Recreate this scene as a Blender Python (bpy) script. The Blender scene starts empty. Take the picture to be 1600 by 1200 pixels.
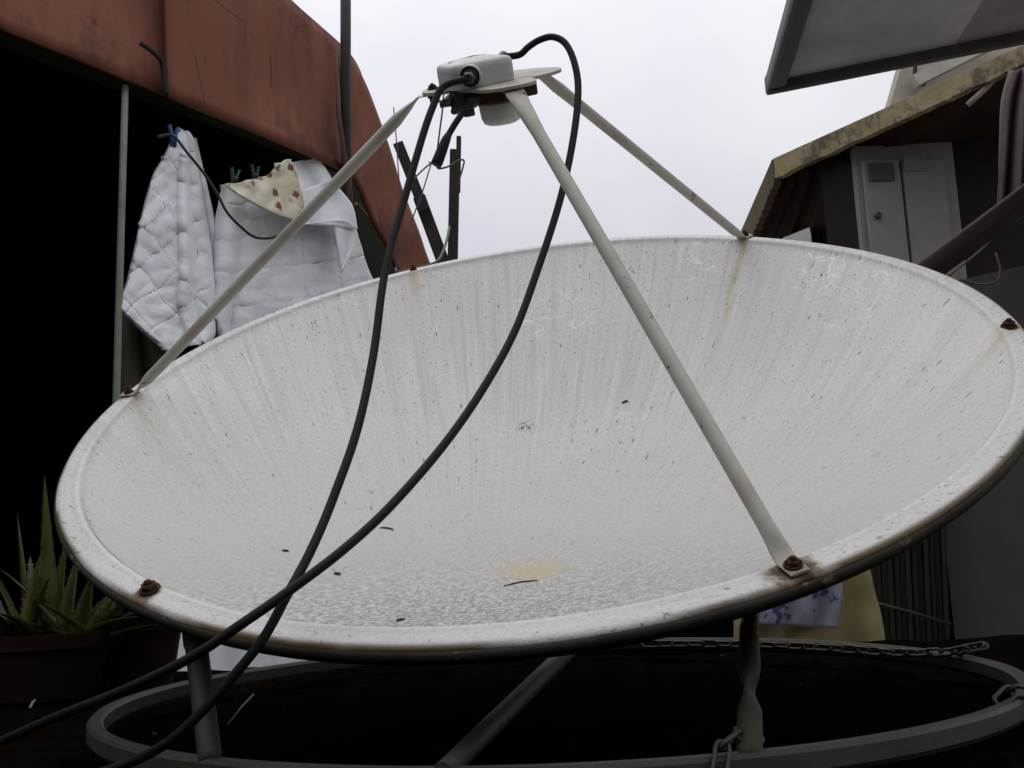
import bpy, bmesh, math, random
from mathutils import Vector, Matrix
from mathutils.noise import noise as pnoise

random.seed(7)
scene = bpy.context.scene
C = scene.collection
R = math.radians
S = 0.5                                   # dish radius in metres

# ------------------------------------------------------------------ camera
F_PX, PITCH, ROLL, CAM_Z = 1652.36, R(8.9), R(2.6), 0.161
_f = Vector((0, math.cos(PITCH), math.sin(PITCH)))
_u0 = Vector((0, -math.sin(PITCH), math.cos(PITCH)))
_r0 = Vector((1, 0, 0))
RIGHT = math.cos(ROLL) * _r0 - math.sin(ROLL) * _u0
UP = math.cos(ROLL) * _u0 + math.sin(ROLL) * _r0
FWD = _f
CAM = Vector((0, 0, CAM_Z))
cd = bpy.data.cameras.new('camera')
cd.sensor_width = 36
cd.lens = 36 * F_PX / 1600
cd.clip_start, cd.clip_end = 0.02, 400
cam = bpy.data.objects.new('camera', cd)
C.objects.link(cam)
m = Matrix((RIGHT, UP, -FWD)).transposed().to_4x4()
m.translation = CAM
cam.matrix_world = m
scene.camera = cam

# ------------------------------------------------------------------ sky
SUN_EL, SUN_AZ = R(62), R(-30)
ZENITH = 15.4
world = bpy.data.worlds.new('World')
scene.world = world
world.use_nodes = True
wt = world.node_tree
bg = wt.nodes['Background']
sky = wt.nodes.new('ShaderNodeTexSky')
sky.sky_type = 'NISHITA'
sky.sun_disc = False
sky.sun_elevation = SUN_EL
sky.sun_rotation = SUN_AZ
wtc = wt.nodes.new('ShaderNodeTexCoord')
wn = wt.nodes.new('ShaderNodeTexNoise')
wn.inputs['Scale'].default_value = 2.6
wn.inputs['Detail'].default_value = 4
wt.links.new(wtc.outputs['Generated'], wn.inputs['Vector'])
wr = wt.nodes.new('ShaderNodeValToRGB')
wr.color_ramp.elements[0].position = .36
wr.color_ramp.elements[0].color = (.88, .865, .945, 1)
wr.color_ramp.elements[1].position = .62
wr.color_ramp.elements[1].color = (1.0, 1.0, 1.03, 1)
wt.links.new(wn.outputs['Fac'], wr.inputs['Fac'])
# standard overcast sky: luminance (1 + 2 sin(elevation)) / 3 of the zenith's
wsep = wt.nodes.new('ShaderNodeSeparateXYZ')
wt.links.new(wtc.outputs['Generated'], wsep.inputs[0])
wmx = wt.nodes.new('ShaderNodeMath'); wmx.operation = 'MAXIMUM'; wmx.inputs[1].default_value = 0
wt.links.new(wsep.outputs[2], wmx.inputs[0])
wma = wt.nodes.new('ShaderNodeMath'); wma.operation = 'MULTIPLY_ADD'
wma.inputs[1].default_value = 2 / 3 * ZENITH; wma.inputs[2].default_value = ZENITH / 3
wt.links.new(wmx.outputs[0], wma.inputs[0])
wsc = wt.nodes.new('ShaderNodeVectorMath'); wsc.operation = 'SCALE'
wt.links.new(wr.outputs['Color'], wsc.inputs[0]); wt.links.new(wma.outputs[0], wsc.inputs['Scale'])
wm = wt.nodes.new('ShaderNodeMix')
wm.data_type = 'RGBA'
wm.inputs[0].default_value = .93          # closed overcast cloud over the blue
wt.links.new(sky.outputs['Color'], wm.inputs[6])
wt.links.new(wsc.outputs[0], wm.inputs[7])
wt.links.new(wm.outputs[2], bg.inputs['Color'])
bg.inputs['Strength'].default_value = .1

sd = bpy.data.lights.new('sun', 'SUN')
sd.energy = .5
sd.angle = R(35)
sd.color = (1, .97, .93)
sun = bpy.data.objects.new('sun', sd)
C.objects.link(sun)
sv = Vector((math.sin(SUN_AZ) * math.cos(SUN_EL), math.cos(SUN_AZ) * math.cos(SUN_EL), math.sin(SUN_EL)))
sun.rotation_euler = sv.to_track_quat('Z', 'Y').to_euler()

scene.view_settings.view_transform = 'Standard'
scene.view_settings.look = 'None'
scene.view_settings.exposure = 0
scene.view_settings.gamma = 1
scene.cycles.max_bounces = 6
scene.cycles.diffuse_bounces = 3
scene.cycles.glossy_bounces = 2

# ------------------------------------------------------------------ geometry helpers
def ray(px, py):
    return RIGHT * ((px - 800) / F_PX) - UP * ((py - 600) / F_PX) + FWD
def at(px, py, Y):
    d = ray(px, py)
    return CAM + d * (Y / d.y)
def at_z(px, py, z):
    d = ray(px, py)
    return CAM + d * ((z - CAM_Z) / d.z)
def at_plane(px, py, p0, n):
    d = ray(px, py)
    return CAM + d * ((p0 - CAM).dot(n) / d.dot(n))
def camvec(x, y, z):                       # x right, y down, z forward
    return RIGHT * x - UP * y + FWD * z

def lerp_curve(pts, t):
    """point at parameter t (0..1) on a polyline, by segment count"""
    n = len(pts) - 1
    f = min(max(t, 0), 1) * n
    i = min(int(f), n - 1)
    k = f - i
    return tuple(a + (b - a) * k for a, b in zip(pts[i], pts[i + 1]))

def smooth(pts, per=8):
    """Catmull-Rom through vectors"""
    P = [Vector(p) for p in pts]
    P = [2 * P[0] - P[1]] + P + [2 * P[-1] - P[-2]]
    out = []
    for i in range(1, len(P) - 2):
        a, b, c, d = P[i - 1:i + 3]
        for k in range(per):
            t = k / per
            out.append(.5 * ((2 * b) + (c - a) * t + (2 * a - 5 * b + 4 * c - d) * t * t + (3 * b - a - 3 * c + d) * t ** 3))
    out.append(P[-2])
    return out

class MB:
    def __init__(self):
        self.v, self.f, self.sm = [], [], []
    def add(self, verts, faces, smooth=False):
        o = len(self.v)
        self.v += [tuple(x) for x in verts]
        self.f += [tuple(i + o for i in q) for q in faces]
        self.sm += [smooth] * len(faces)
        return self
    def box(self, c, s, M=None):
        c = Vector(c); hx, hy, hz = s[0] / 2, s[1] / 2, s[2] / 2
        vs = [Vector((x, y, z)) for x in (-hx, hx) for y in (-hy, hy) for z in (-hz, hz)]
        if M: vs = [M @ v for v in vs]
        return self.add([v + c for v in vs], [(0, 1, 3, 2), (4, 6, 7, 5), (0, 4, 5, 1), (2, 3, 7, 6), (0, 2, 6, 4), (1, 5, 7, 3)])
    def tube(self, pts, r, n=12, caps=True, flat=None):
        """pts vectors; r number or list of (rw, rh); flat: reference side vector for rw"""
        P = [Vector(p) for p in pts]
        m_ = len(P)
        rs = r if isinstance(r, (list, tuple)) else [r] * m_
        rs = [(q, q) if not isinstance(q, (list, tuple)) else q for q in rs]
        vs, fs = [], []
        side = None
        for i, p in enumerate(P):
            t = (P[min(i + 1, m_ - 1)] - P[max(i - 1, 0)]).normalized()
            if flat is not None:
                fl = flat[i] if isinstance(flat, list) else flat
                side = (fl - t * fl.dot(t)).normalized()
            elif side is None:
                a = Vector((0, 0, 1)) if abs(t.z) < .9 else Vector((1, 0, 0))
                side = t.cross(a).normalized()
            else:
                side = (side - t * side.dot(t)).normalized()
            b = t.cross(side)
            for k in range(n):
                a = 2 * math.pi * k / n
                vs.append(p + side * (math.cos(a) * rs[i][0]) + b * (math.sin(a) * rs[i][1]))
        for i in range(m_ - 1):
            for k in range(n):
                fs.append((i * n + k, i * n + (k + 1) % n, (i + 1) * n + (k + 1) % n, (i + 1) * n + k))
        self.add(vs, fs, True)
        if caps:
            o = len(self.v) - len(vs)
            self.f.append(tuple(o + k for k in reversed(range(n)))); self.sm.append(False)
            self.f.append(tuple(o + (m_ - 1) * n + k for k in range(n))); self.sm.append(False)
        return self
    def lathe(self, prof, n=48, M=None, smooth=True, closed=False):
        vs, fs = [], []
        m_ = len(prof)
        for k in range(n):
            a = 2 * math.pi * k / n
            for (r, z) in prof:
                v = Vector((r * math.cos(a), r * math.sin(a), z))
                vs.append(M @ v if M else v)
        for k in range(n):
            k2 = (k + 1) % n
            for j in range(m_ if closed else m_ - 1):
                j2 = (j + 1) % m_
                fs.append((k * m_ + j, k2 * m_ + j, k2 * m_ + j2, k * m_ + j2))
        return self.add(vs, fs, smooth)
    def disc(self, r, z, n=24, M=None, flip=False):
        vs = [Vector((r * math.cos(2 * math.pi * k / n), r * math.sin(2 * math.pi * k / n), z)) for k in range(n)]
        if M: vs = [M @ v for v in vs]
        q = tuple(range(n))
        return self.add(vs, [q[::-1] if flip else q])
    def build(self, name, mat, parent=None, world=True):
        me = bpy.data.meshes.new(name)
        me.from_pydata(self.v, [], self.f)
        me.polygons.foreach_set('use_smooth', self.sm)
        me.update()
        bm = bmesh.new(); bm.from_mesh(me)
        bmesh.ops.recalc_face_normals(bm, faces=bm.faces)
        bm.to_mesh(me); bm.free()
        o = bpy.data.objects.new(name, me)
        C.objects.link(o)
        if mat: me.materials.append(mat)
        if parent:
            o.parent = parent
            if world: o.matrix_parent_inverse = PINV.get(parent.name, Matrix.Identity(4))
        return o

PINV = {}
def empty(name, loc, label, cat, group=None, mat=None):
    o = bpy.data.objects.new(name, None)
    C.objects.link(o)
    o.empty_display_size = .05
    M = mat.copy() if mat else Matrix.Translation(Vector(loc))
    o.matrix_world = M
    PINV[o.name] = M.inverted()
    tag(o, label, cat, group)
    return o
def tag(o, label=None, cat=None, group=None, kind=None):
    if label: o['label'] = label
    if cat: o['category'] = cat
    if group: o['group'] = group
    if kind: o['kind'] = kind
    return o
def bevel(o, w, seg=2):
    b = o.modifiers.new('bevel', 'BEVEL'); b.width = w; b.segments = seg; b.limit_method = 'ANGLE'; b.angle_limit = R(40)
    return o
def solid(o, t, off=0):
    s = o.modifiers.new('solid', 'SOLIDIFY'); s.thickness = t; s.offset = off
    return o

# ------------------------------------------------------------------ material helpers
class G:
    def __init__(self, name):
        self.m = bpy.data.materials.new(name)
        self.m.use_nodes = True
        self.t = self.m.node_tree
        self.b = self.t.nodes['Principled BSDF']
        self.tc = self.t.nodes.new('ShaderNodeTexCoord')
        self.obj = self.tc.outputs['Object']
    def new(self, typ, **kw):
        n = self.t.nodes.new(typ)
        for k, v in kw.items(): setattr(n, k, v)
        return n
    def put(self, sock, v):
        if isinstance(v, bpy.types.NodeSocket): self.t.links.new(v, sock)
        else: sock.default_value = v
    def math(self, op, a, b=0, c=None, clamp=False):
        n = self.new('ShaderNodeMath', operation=op, use_clamp=clamp)
        self.put(n.inputs[0], a); self.put(n.inputs[1], b)
        if c is not None: self.put(n.inputs[2], c)
        return n.outputs[0]
    def mapping(self, vec, scale=(1, 1, 1), loc=(0, 0, 0), rot=(0, 0, 0)):
        n = self.new('ShaderNodeMapping')
        self.put(n.inputs[0], vec)
        n.inputs['Scale'].default_value = scale; n.inputs['Location'].default_value = loc; n.inputs['Rotation'].default_value = rot
        return n.outputs[0]
    def noise(self, vec, scale=5, detail=3, rough=.5, dist=0):
        n = self.new('ShaderNodeTexNoise')
        self.put(n.inputs['Vector'], vec)
        n.inputs['Scale'].default_value = scale; n.inputs['Detail'].default_value = detail
        n.inputs['Roughness'].default_value = rough; n.inputs['Distortion'].default_value = dist
        return n.outputs['Fac']
    def voro(self, vec, scale=5, feature='F1', out='Distance', rnd=1):
        n = self.new('ShaderNodeTexVoronoi', feature=feature)
        self.put(n.inputs['Vector'], vec)
        n.inputs['Scale'].default_value = scale; n.inputs['Randomness'].default_value = rnd
        return n.outputs[out]
    def ramp(self, fac, a, b, va=0., vb=1.):
        n = self.new('ShaderNodeMapRange', interpolation_type='SMOOTHSTEP')
        self.put(n.inputs[0], fac)
        n.inputs[1].default_value = a; n.inputs[2].default_value = b
        n.inputs[3].default_value = va; n.inputs[4].default_value = vb
        return n.outputs[0]
    def mix(self, fac, a, b, blend='MIX'):
        n = self.new('ShaderNodeMix', data_type='RGBA', blend_type=blend)
        self.put(n.inputs[0], fac)
        for s, v in ((n.inputs[6], a), (n.inputs[7], b)):
            if isinstance(v, tuple) and len(v) == 3: v = (*v, 1)
            self.put(s, v)
        return n.outputs[2]
    def bump(self, h, strength=.3, dist=.01):
        n = self.new('ShaderNodeBump')
        self.put(n.inputs['Height'], h)
        n.inputs['Strength'].default_value = strength; n.inputs['Distance'].default_value = dist
        self.put(self.b.inputs['Normal'], n.outputs[0])
    def done(self, col, rough=.6, metal=0, spec=.4):
        if isinstance(col, tuple) and len(col) == 3: col = (*col, 1)
        self.put(self.b.inputs['Base Color'], col)
        self.put(self.b.inputs['Roughness'], rough)
        self.b.inputs['Metallic'].default_value = metal
        self.b.inputs['Specular IOR Level'].default_value = spec
        return self.m

def weathered(name, col, dirt=(.08, .06, .045), amount=.5, scale=12, rough=.6, bump=.15, spots=None, spec=.3, metal=0):
    g = G(name)
    n1 = g.noise(g.obj, scale, 6, .62)
    n2 = g.noise(g.obj, scale * 6, 4, .6)
    k = g.math('MULTIPLY', g.ramp(n1, .45, .75), amount)
    c = g.mix(k, col, dirt)
    c = g.mix(g.ramp(n2, .3, .7, 0, .35), c, tuple(x * .7 for x in col))
    if spots:
        s = g.ramp(g.noise(g.obj, scale * 3.5, 5, .7), .62, .68)
        c = g.mix(s, c, spots)
    g.bump(n2, bump, .004)
    return g.done(c, rough, metal, spec)

M_STRUT = weathered('cream_strut_paint', (.46, .445, .375), (.22, .17, .10), .55, 14, .5, .08, (.13, .075, .035), .35)
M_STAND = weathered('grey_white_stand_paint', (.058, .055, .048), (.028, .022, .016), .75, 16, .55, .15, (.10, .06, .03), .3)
M_RUST = weathered('rusty_steel', (.045, .022, .013), (.12, .05, .015), .8, 60, .85, .5, None, .2)
M_LIP = weathered('rust_stained_rim', (.040, .036, .028), (.016, .011, .007), .9, 11, .75, .3, (.15, .12, .07), .15)
M_BLACKMETAL = weathered('dark_fitting_metal', (.035, .03, .03), (.09, .06, .04), .7, 80, .5, .3, None, .5)
M_LNB = weathered('grey_lnb_casting', (.49, .50, .475), (.22, .205, .17), .5, 30, .5, .12, None, .4)
M_CAP = weathered('pale_plastic_cap', (.66, .66, .62), (.38, .34, .26), .5, 30, .45, .06, None, .4)
M_PLATE = weathered('grey_plate_metal', (.40, .38, .33), (.15, .09, .05), .8, 40, .6, .25, (.09, .05, .03), .4)
M_CABLE = weathered('black_cable_sheath', (.006, .0055, .0065), (.016, .014, .014), .5, 40, .6, .15, None, .2)
M_WIRE = weathered('thin_dark_wire', (.06, .06, .07), (.12, .09, .06), .4, 60, .5, .05, None, .5)
M_GREENWIRE = weathered('green_wire_sheath', (.03, .22, .08), (.02, .1, .05), .4, 60, .4, .05)
M_DARKGREENWIRE = weathered('dark_green_washing_wire', (.012, .03, .025), (.02, .03, .02), .4, 60, .4, .05)
M_CHAIN = weathered('dull_chain_steel', (.075, .066, .05), (.05, .03, .018), .8, 90, .45, .3, None, .5, .5)
M_RED = None
M_SHED = weathered('shade_black_shed_boards', (.004, .0034, .003), (.002, .002, .0018), .6, 8, .95, .3, None, .02)  # near-black base colour carries the shade of the unlit interior
M_BEAM = weathered('mossy_green_beam', (.035, .042, .022), (.015, .014, .01), .7, 14, .85, .3, None, .1)
M_DARKWOOD = weathered('dark_weathered_wood', (.045, .036, .034), (.018, .014, .014), .7, 18, .85, .5, None, .15)
M_WHITEPOLE = weathered('dull_white_pole', (.22, .22, .19), (.08, .07, .05), .6, 15, .6, .1)
M_GREYPOLE = weathered('dark_painted_pole', (.05, .042, .042), (.03, .018, .014), .7, 20, .6, .1)
M_POT = weathered('dark_terracotta', (.020, .008, .005), (.007, .005, .004), .8, 14, .85, .2, None, .15)
M_SOIL = None

# ------------------------------------------------------------------ frames
# dish pose (solved from the six rim bolts and the rim outline); camera-frame basis, rim plane centre
_e1 = camvec(-.97635, .07160, .20399)
_e2 = camvec(.16016, -.39420, .90496)
DN = -camvec(.14521, .91623, .37341)       # dish axis, out of the bowl
DC = CAM + camvec(.04448, -.04441, 2.31333) * S
DY = (Vector((0, 0, 1)) - DN * DN.z).normalized()     # uphill in the rim plane
DX = DY.cross(DN).normalized()
DM = Matrix((DX, DY, DN)).transposed().to_4x4()
DM.translation = DC
def bolt_dir(k):
    a = R(60 * k)
    w = _e1 * math.cos(a) + _e2 * math.sin(a)
    v = Vector((w.dot(DX), w.dot(DY), 0))
    return v.normalized()
def D(x, y, z):                            # dish coordinates (radius = 1) to world
    return DM @ (Vector((x, y, z)) * S)
RI, DEPTH = .953, .278                     # bowl radius and depth
def bowl_z(r): return -.006 - DEPTH * (1 - (r / RI) ** 2)
def hit_bowl(px, py):                      # world point where a pixel's ray meets the bowl, in dish units
    Mi = DM.inverted()
    o = (Mi @ CAM) / S
    d = (Mi.to_3x3() @ ray(px, py)) / S
    best, t = None, .5
    while t < 3.0:
        p = o + d * t
        rr = math.hypot(p.x, p.y)
        if rr < RI and p.z <= bowl_z(rr): return p
        t += .0008
    return Vector((0, 0, bowl_z(0)))
TILT = math.acos(DN.z)
Y0 = math.tan(TILT) / (2 * DEPTH / RI ** 2)          # distance of the drainage low point below the axis

# ------------------------------------------------------------------ bowl paint: dirt that follows the drainage lines
def dish_material():
    g = G('weathered_dish_paint')
    p = g.mapping(g.obj, (1 / S,) * 3)
    sep = g.new('ShaderNodeSeparateXYZ'); g.put(sep.inputs[0], p)
    x, y = sep.outputs[0], sep.outputs[1]
    yy = g.math('ADD', y, Y0)
    phi = g.math('ARCTAN2', x, yy)
    rho = g.math('SQRT', g.math('ADD', g.math('MULTIPLY', x, x), g.math('MULTIPLY', yy, yy)))
    rad = g.math('SQRT', g.math('ADD', g.math('MULTIPLY', x, x), g.math('MULTIPLY', y, y)))
    def flow(a, b, off=0):
        c = g.new('ShaderNodeCombineXYZ')
        g.put(c.inputs[0], g.math('MULTIPLY', phi, a)); g.put(c.inputs[1], g.math('MULTIPLY', rho, b)); c.inputs[2].default_value = off
        return c.outputs[0]
    col = (.565, .560, .543, 1)
    big = g.noise(p, 2.2, 4, .55)
    c = g.mix(g.ramp(big, .35, .7), col, (.615, .61, .592))
    sfade = g.ramp(rho, .5, 1.5, .2, 1)
    # broad soft streaks running down the bowl
    s1 = g.noise(flow(80, 1.1), 1, 3, .6)
    c = g.mix(g.math('MULTIPLY', g.ramp(s1, .46, .70), g.math('MULTIPLY', sfade, .34)), c, (.38, .365, .325))
    s1c = g.noise(flow(190, 2.4, 8), 1, 2, .6)
    c = g.mix(g.math('MULTIPLY', g.ramp(s1c, .54, .70), g.math('MULTIPLY', sfade, .26)), c, (.36, .35, .32))
    s1b = g.noise(flow(120, 1.8, 5), 1, 2, .5)
    c = g.mix(g.math('MULTIPLY', g.ramp(s1b, .52, .70), g.math('MULTIPLY', sfade, .34)), c, (.71, .71, .70))
    # grain
    gr = g.noise(p, 110, 3, .75)
    c = g.mix(g.ramp(gr, .42, .66, .0, .27), c, (.39, .385, .37))
    gr2 = g.noise(p, 210, 2, .6)
    c = g.mix(g.ramp(gr2, .62, .72, .0, .36), c, (.76, .755, .74))
    # dark specks drawn out along the flow, in patches
    sp = g.noise(flow(150, 22, 2), 1, 2, .5)
    patch = g.noise(p, 3.4, 3, .6)
    fl = g.math('MULTIPLY', g.ramp(sp, .66, .73), g.ramp(patch, .40, .60, .25, 1.0))
    c = g.mix(fl, c, (.10, .085, .075))
    sp2 = g.noise(flow(330, 85, 9), 1, 1, .5)
    c = g.mix(g.math('MULTIPLY', g.ramp(sp2, .665, .73), .8), c, (.12, .11, .10))
    # fine pale lichen veins on the upper right
    dn = g.noise(p, 9, 3, .6)
    dv = g.new('ShaderNodeVectorMath', operation='ADD'); g.put(dv.inputs[0], p)
    cx = g.new('ShaderNodeCombineXYZ'); g.put(cx.inputs[0], g.math('MULTIPLY', dn, .3)); g.put(cx.inputs[1], g.math('MULTIPLY', g.noise(p, 7, 3), .3))
    g.put(dv.inputs[1], cx.outputs[0])
    ve = g.voro(dv.outputs[0], 15, 'DISTANCE_TO_EDGE')
    vm = g.math('MULTIPLY', g.ramp(ve, .0, .035, 1, 0), g.ramp(g.noise(p, 2.6, 2), .46, .60))
    vm = g.math('MULTIPLY', vm, g.ramp(y, .0, .5))
    c = g.mix(g.math('MULTIPLY', vm, .85), c, (.78, .78, .77))
    # rain-water dirt and painted-in surrounding shade, stronger down the bowl, none on flange
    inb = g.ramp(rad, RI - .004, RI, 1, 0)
    grime_and_shade = g.math('MULTIPLY', g.math('MULTIPLY', g.ramp(rho, .15, 1.9, 1, 0), g.ramp(big, .3, .7, .7, 1)), inb)
    c = g.mix(grime_and_shade, c, (.69, .69, .66), 'MULTIPLY')
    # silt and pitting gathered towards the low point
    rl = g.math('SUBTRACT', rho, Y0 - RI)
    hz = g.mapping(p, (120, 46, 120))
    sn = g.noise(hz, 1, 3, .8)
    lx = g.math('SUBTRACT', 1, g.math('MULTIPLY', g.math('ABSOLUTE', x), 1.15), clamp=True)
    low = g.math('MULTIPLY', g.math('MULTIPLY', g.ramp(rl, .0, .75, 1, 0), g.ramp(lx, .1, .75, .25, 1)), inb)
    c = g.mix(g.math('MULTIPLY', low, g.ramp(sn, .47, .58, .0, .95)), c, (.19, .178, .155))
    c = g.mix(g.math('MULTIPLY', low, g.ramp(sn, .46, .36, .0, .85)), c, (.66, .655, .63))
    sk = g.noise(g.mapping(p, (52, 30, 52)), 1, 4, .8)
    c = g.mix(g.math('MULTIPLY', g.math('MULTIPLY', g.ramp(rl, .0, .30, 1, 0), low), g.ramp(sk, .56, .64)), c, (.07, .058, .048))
    # grimy line where the bowl meets the flange
    ln = g.math('MULTIPLY', g.ramp(g.math('ABSOLUTE', g.math('SUBTRACT', rad, RI - .0015)), .001, .0045, 1, 0), g.ramp(patch, .28, .46))
    c = g.mix(g.math('MULTIPLY', ln, g.ramp(y, -.92, -.4, .9, .10)), c, (.06, .05, .042))
    # dirt spots on the flange
    fs = g.math('MULTIPLY', g.ramp(rad, RI, RI + .01), g.ramp(g.noise(p, 60, 3, .7), .63, .69))
    c = g.mix(g.math('MULTIPLY', fs, .75), c, (.13, .115, .09))
    edge = g.math('MULTIPLY', g.ramp(rad, .988, .999), g.ramp(patch, .40, .56))
    c = g.mix(edge, c, (.13, .085, .04))
    # rust runs below the bolts
    wobn = g.noise(flow(0, 7, 4), 1, 2)
    brk = g.ramp(g.noise(flow(120, 9, 3), 1, 2), .34, .6, .25, 1)
    rn = g.math('SUBTRACT', g.noise(p, 22, 3, .7), .5)
    for k, wdt, ln_, amt in ((2, .009, .75, .75), (1, .016, .22, .6), (0, .016, .6, .40), (3, .012, .3, .6)):
        b = bolt_dir(k) * .978
        ph = math.atan2(b.x, b.y + Y0); rh = math.hypot(b.x, b.y + Y0)
        wob = g.math('MULTIPLY', g.math('SUBTRACT', wobn, .5), .02)
        dph = g.math('ABSOLUTE', g.math('SUBTRACT', g.math('ADD', phi, wob), ph))
        mk = g.math('MULTIPLY', g.ramp(dph, .001, wdt * 1.5, 1, 0), g.ramp(rho, rh - ln_, rh - .02, 0, 1))
        mk = g.math('MULTIPLY', mk, g.ramp(rho, rh + .0, rh + .03, 1, 0))
        mk = g.math('MULTIPLY', mk, brk)
        c = g.mix(g.math('MULTIPLY', mk, amt), c, (.40, .31, .17))
    for k, rr_, amt in ((4, .050, 1.0), (5, .030, .9), (0, .034, .6), (2, .026, .7), (3, .026, .8)):
        b = bolt_dir(k) * .978
        d2 = g.new('ShaderNodeVectorMath', operation='DISTANCE'); g.put(d2.inputs[0], p); d2.inputs[1].default_value = (b.x, b.y, 0)
        dd = g.math('ADD', d2.outputs[1], g.math('MULTIPLY', rn, rr_ * 1.3))
        c = g.mix(g.math('MULTIPLY', g.ramp(dd, rr_ * .45, rr_, 1, 0), amt), c, (.20, .13, .055))
        c = g.mix(g.math('MULTIPLY', g.ramp(dd, rr_ * .35, rr_ * .75, 1, 0), amt), c, (.035, .021, .013))
    # ochre patch left by leaves on the bowl
    q = hit_bowl(832, 893)
    r2 = g.new('ShaderNodeVectorMath', operation='SUBTRACT'); g.put(r2.inputs[0], p); r2.inputs[1].default_value = (q.x, q.y, q.z)
    r2m = g.mapping(r2.outputs[0], (11, 13, 0), rot=(0, 0, R(-25)))
    r2l = g.new('ShaderNodeVectorMath', operation='LENGTH'); g.put(r2l.inputs[0], r2m)
    od = g.math('ADD', r2l.outputs[1], g.math('MULTIPLY', g.math('SUBTRACT', g.noise(p, 14, 5, .7), .5), 1.7))
    c = g.mix(g.math('MULTIPLY', g.ramp(od, .15, 1.0, 1, 0), .85), c, (.45, .38, .22))
    # soot mark in the middle of the bowl
    q = hit_bowl(822, 666)
    d3 = g.new('ShaderNodeVectorMath', operation='DISTANCE'); g.put(d3.inputs[0], p); d3.inputs[1].default_value = (q.x, q.y, q.z)
    mk = g.math('MULTIPLY', g.ramp(d3.outputs[1], .006, .035, 1, 0), g.ramp(g.noise(flow(200, 60, 1), 1, 2), .46, .60))
    c = g.mix(mk, c, (.09, .085, .08))
    h = g.math('ADD', g.math('MULTIPLY', gr, .7), g.math('MULTIPLY', gr2, .5))
    h = g.math('ADD', h, g.math('MULTIPLY', sn, g.math('MULTIPLY', low, 1.0)))
    g.bump(h, .22, .004)
    return g.done(c, .58, 0, .35)

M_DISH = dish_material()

# ================================================================== ground
def soil_material():
    g = G('dark_damp_soil')
    n = g.noise(g.obj, 26, 6, .7)
    v = g.noise(g.obj, 120, 3, .6)
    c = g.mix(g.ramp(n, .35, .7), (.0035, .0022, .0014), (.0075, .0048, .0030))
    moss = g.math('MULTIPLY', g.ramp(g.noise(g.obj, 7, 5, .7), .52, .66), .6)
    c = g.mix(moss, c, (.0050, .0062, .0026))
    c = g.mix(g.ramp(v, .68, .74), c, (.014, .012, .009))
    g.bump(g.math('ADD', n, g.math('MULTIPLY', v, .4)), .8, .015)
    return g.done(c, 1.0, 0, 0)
M_SOIL = soil_material()
M_FLOOR = weathered('pale_concrete_floor', (.30, .29, .27), (.18, .17, .15), .5, 3, .85, .3)

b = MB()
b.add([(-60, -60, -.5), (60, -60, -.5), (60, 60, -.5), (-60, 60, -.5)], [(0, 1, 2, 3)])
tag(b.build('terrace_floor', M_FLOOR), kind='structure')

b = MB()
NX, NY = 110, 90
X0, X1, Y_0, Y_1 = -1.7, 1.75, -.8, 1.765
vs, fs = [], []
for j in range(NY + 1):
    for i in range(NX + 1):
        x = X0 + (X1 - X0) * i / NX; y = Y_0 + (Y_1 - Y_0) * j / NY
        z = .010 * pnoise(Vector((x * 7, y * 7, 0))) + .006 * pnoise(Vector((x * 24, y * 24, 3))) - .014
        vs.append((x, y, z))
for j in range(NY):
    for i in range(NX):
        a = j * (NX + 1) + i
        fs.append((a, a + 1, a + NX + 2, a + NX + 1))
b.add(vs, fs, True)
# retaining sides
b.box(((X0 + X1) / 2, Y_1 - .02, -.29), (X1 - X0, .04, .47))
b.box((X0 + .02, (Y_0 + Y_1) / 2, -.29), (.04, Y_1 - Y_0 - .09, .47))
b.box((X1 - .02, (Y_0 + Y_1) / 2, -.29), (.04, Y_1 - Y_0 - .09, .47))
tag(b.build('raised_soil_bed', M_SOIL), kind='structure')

# unseen wall added behind the camera to block low light on ring and legs
b = MB(); b.box((.2, -1.3, .3), (7.0, .2, 1.6))
tag(b.build('added_shade_wall', weathered('shade_wall_brick', (.06, .04, .03), (.03, .02, .018), .6, 6, .9, .4)), 'added dark brown wall behind the viewpoint, shading ring and legs', 'wall')

# ================================================================== left shed
PA, PU = at(275, 200, 2.2), Vector((.566, .824, 0))
PNRM = Vector((.824, -.566, 0))
def bp(px, py, off=0.0):
    return at_plane(px, py, PA + PNRM * off, PNRM)

def red_material():
    g = G('faded_red_oxide_sheet')
    n = g.noise(g.obj, 3.5, 5, .6)
    c = g.mix(g.ramp(n, .35, .7), (.19, .070, .043), (.25, .10, .064))
    st = g.noise(g.mapping(g.obj, (14, 14, 1.6)), 1, 5, .6)
    c = g.mix(g.ramp(st, .46, .72, 0, .55), c, (.095, .034, .024))
    gd = g.noise(g.obj, 7, 6, .7)
    c = g.mix(g.ramp(gd, .50, .66, 0, .55), c, (.075, .032, .026))
    sc = g.voro(g.mapping(g.obj, (1, 1, 1)), 3.2, 'DISTANCE_TO_EDGE')
    scm = g.math('MULTIPLY', g.ramp(sc, .0, .012, 1, 0), g.ramp(g.noise(g.obj, 5, 3), .52, .62))
    c = g.mix(g.math('MULTIPLY', scm, .7), c, (.05, .02, .016))
    d = g.ramp(g.noise(g.obj, 24, 6, .75), .60, .70)
    c = g.mix(g.math('MULTIPLY', d, .6), c, (.06, .028, .022))
    g.bump(g.math('ADD', n, g.math('MULTIPLY', g.noise(g.obj, 60, 3), .2)), .2, .01)
    return g.done(c, .7, 0, .2)
M_RED = red_material()

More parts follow.
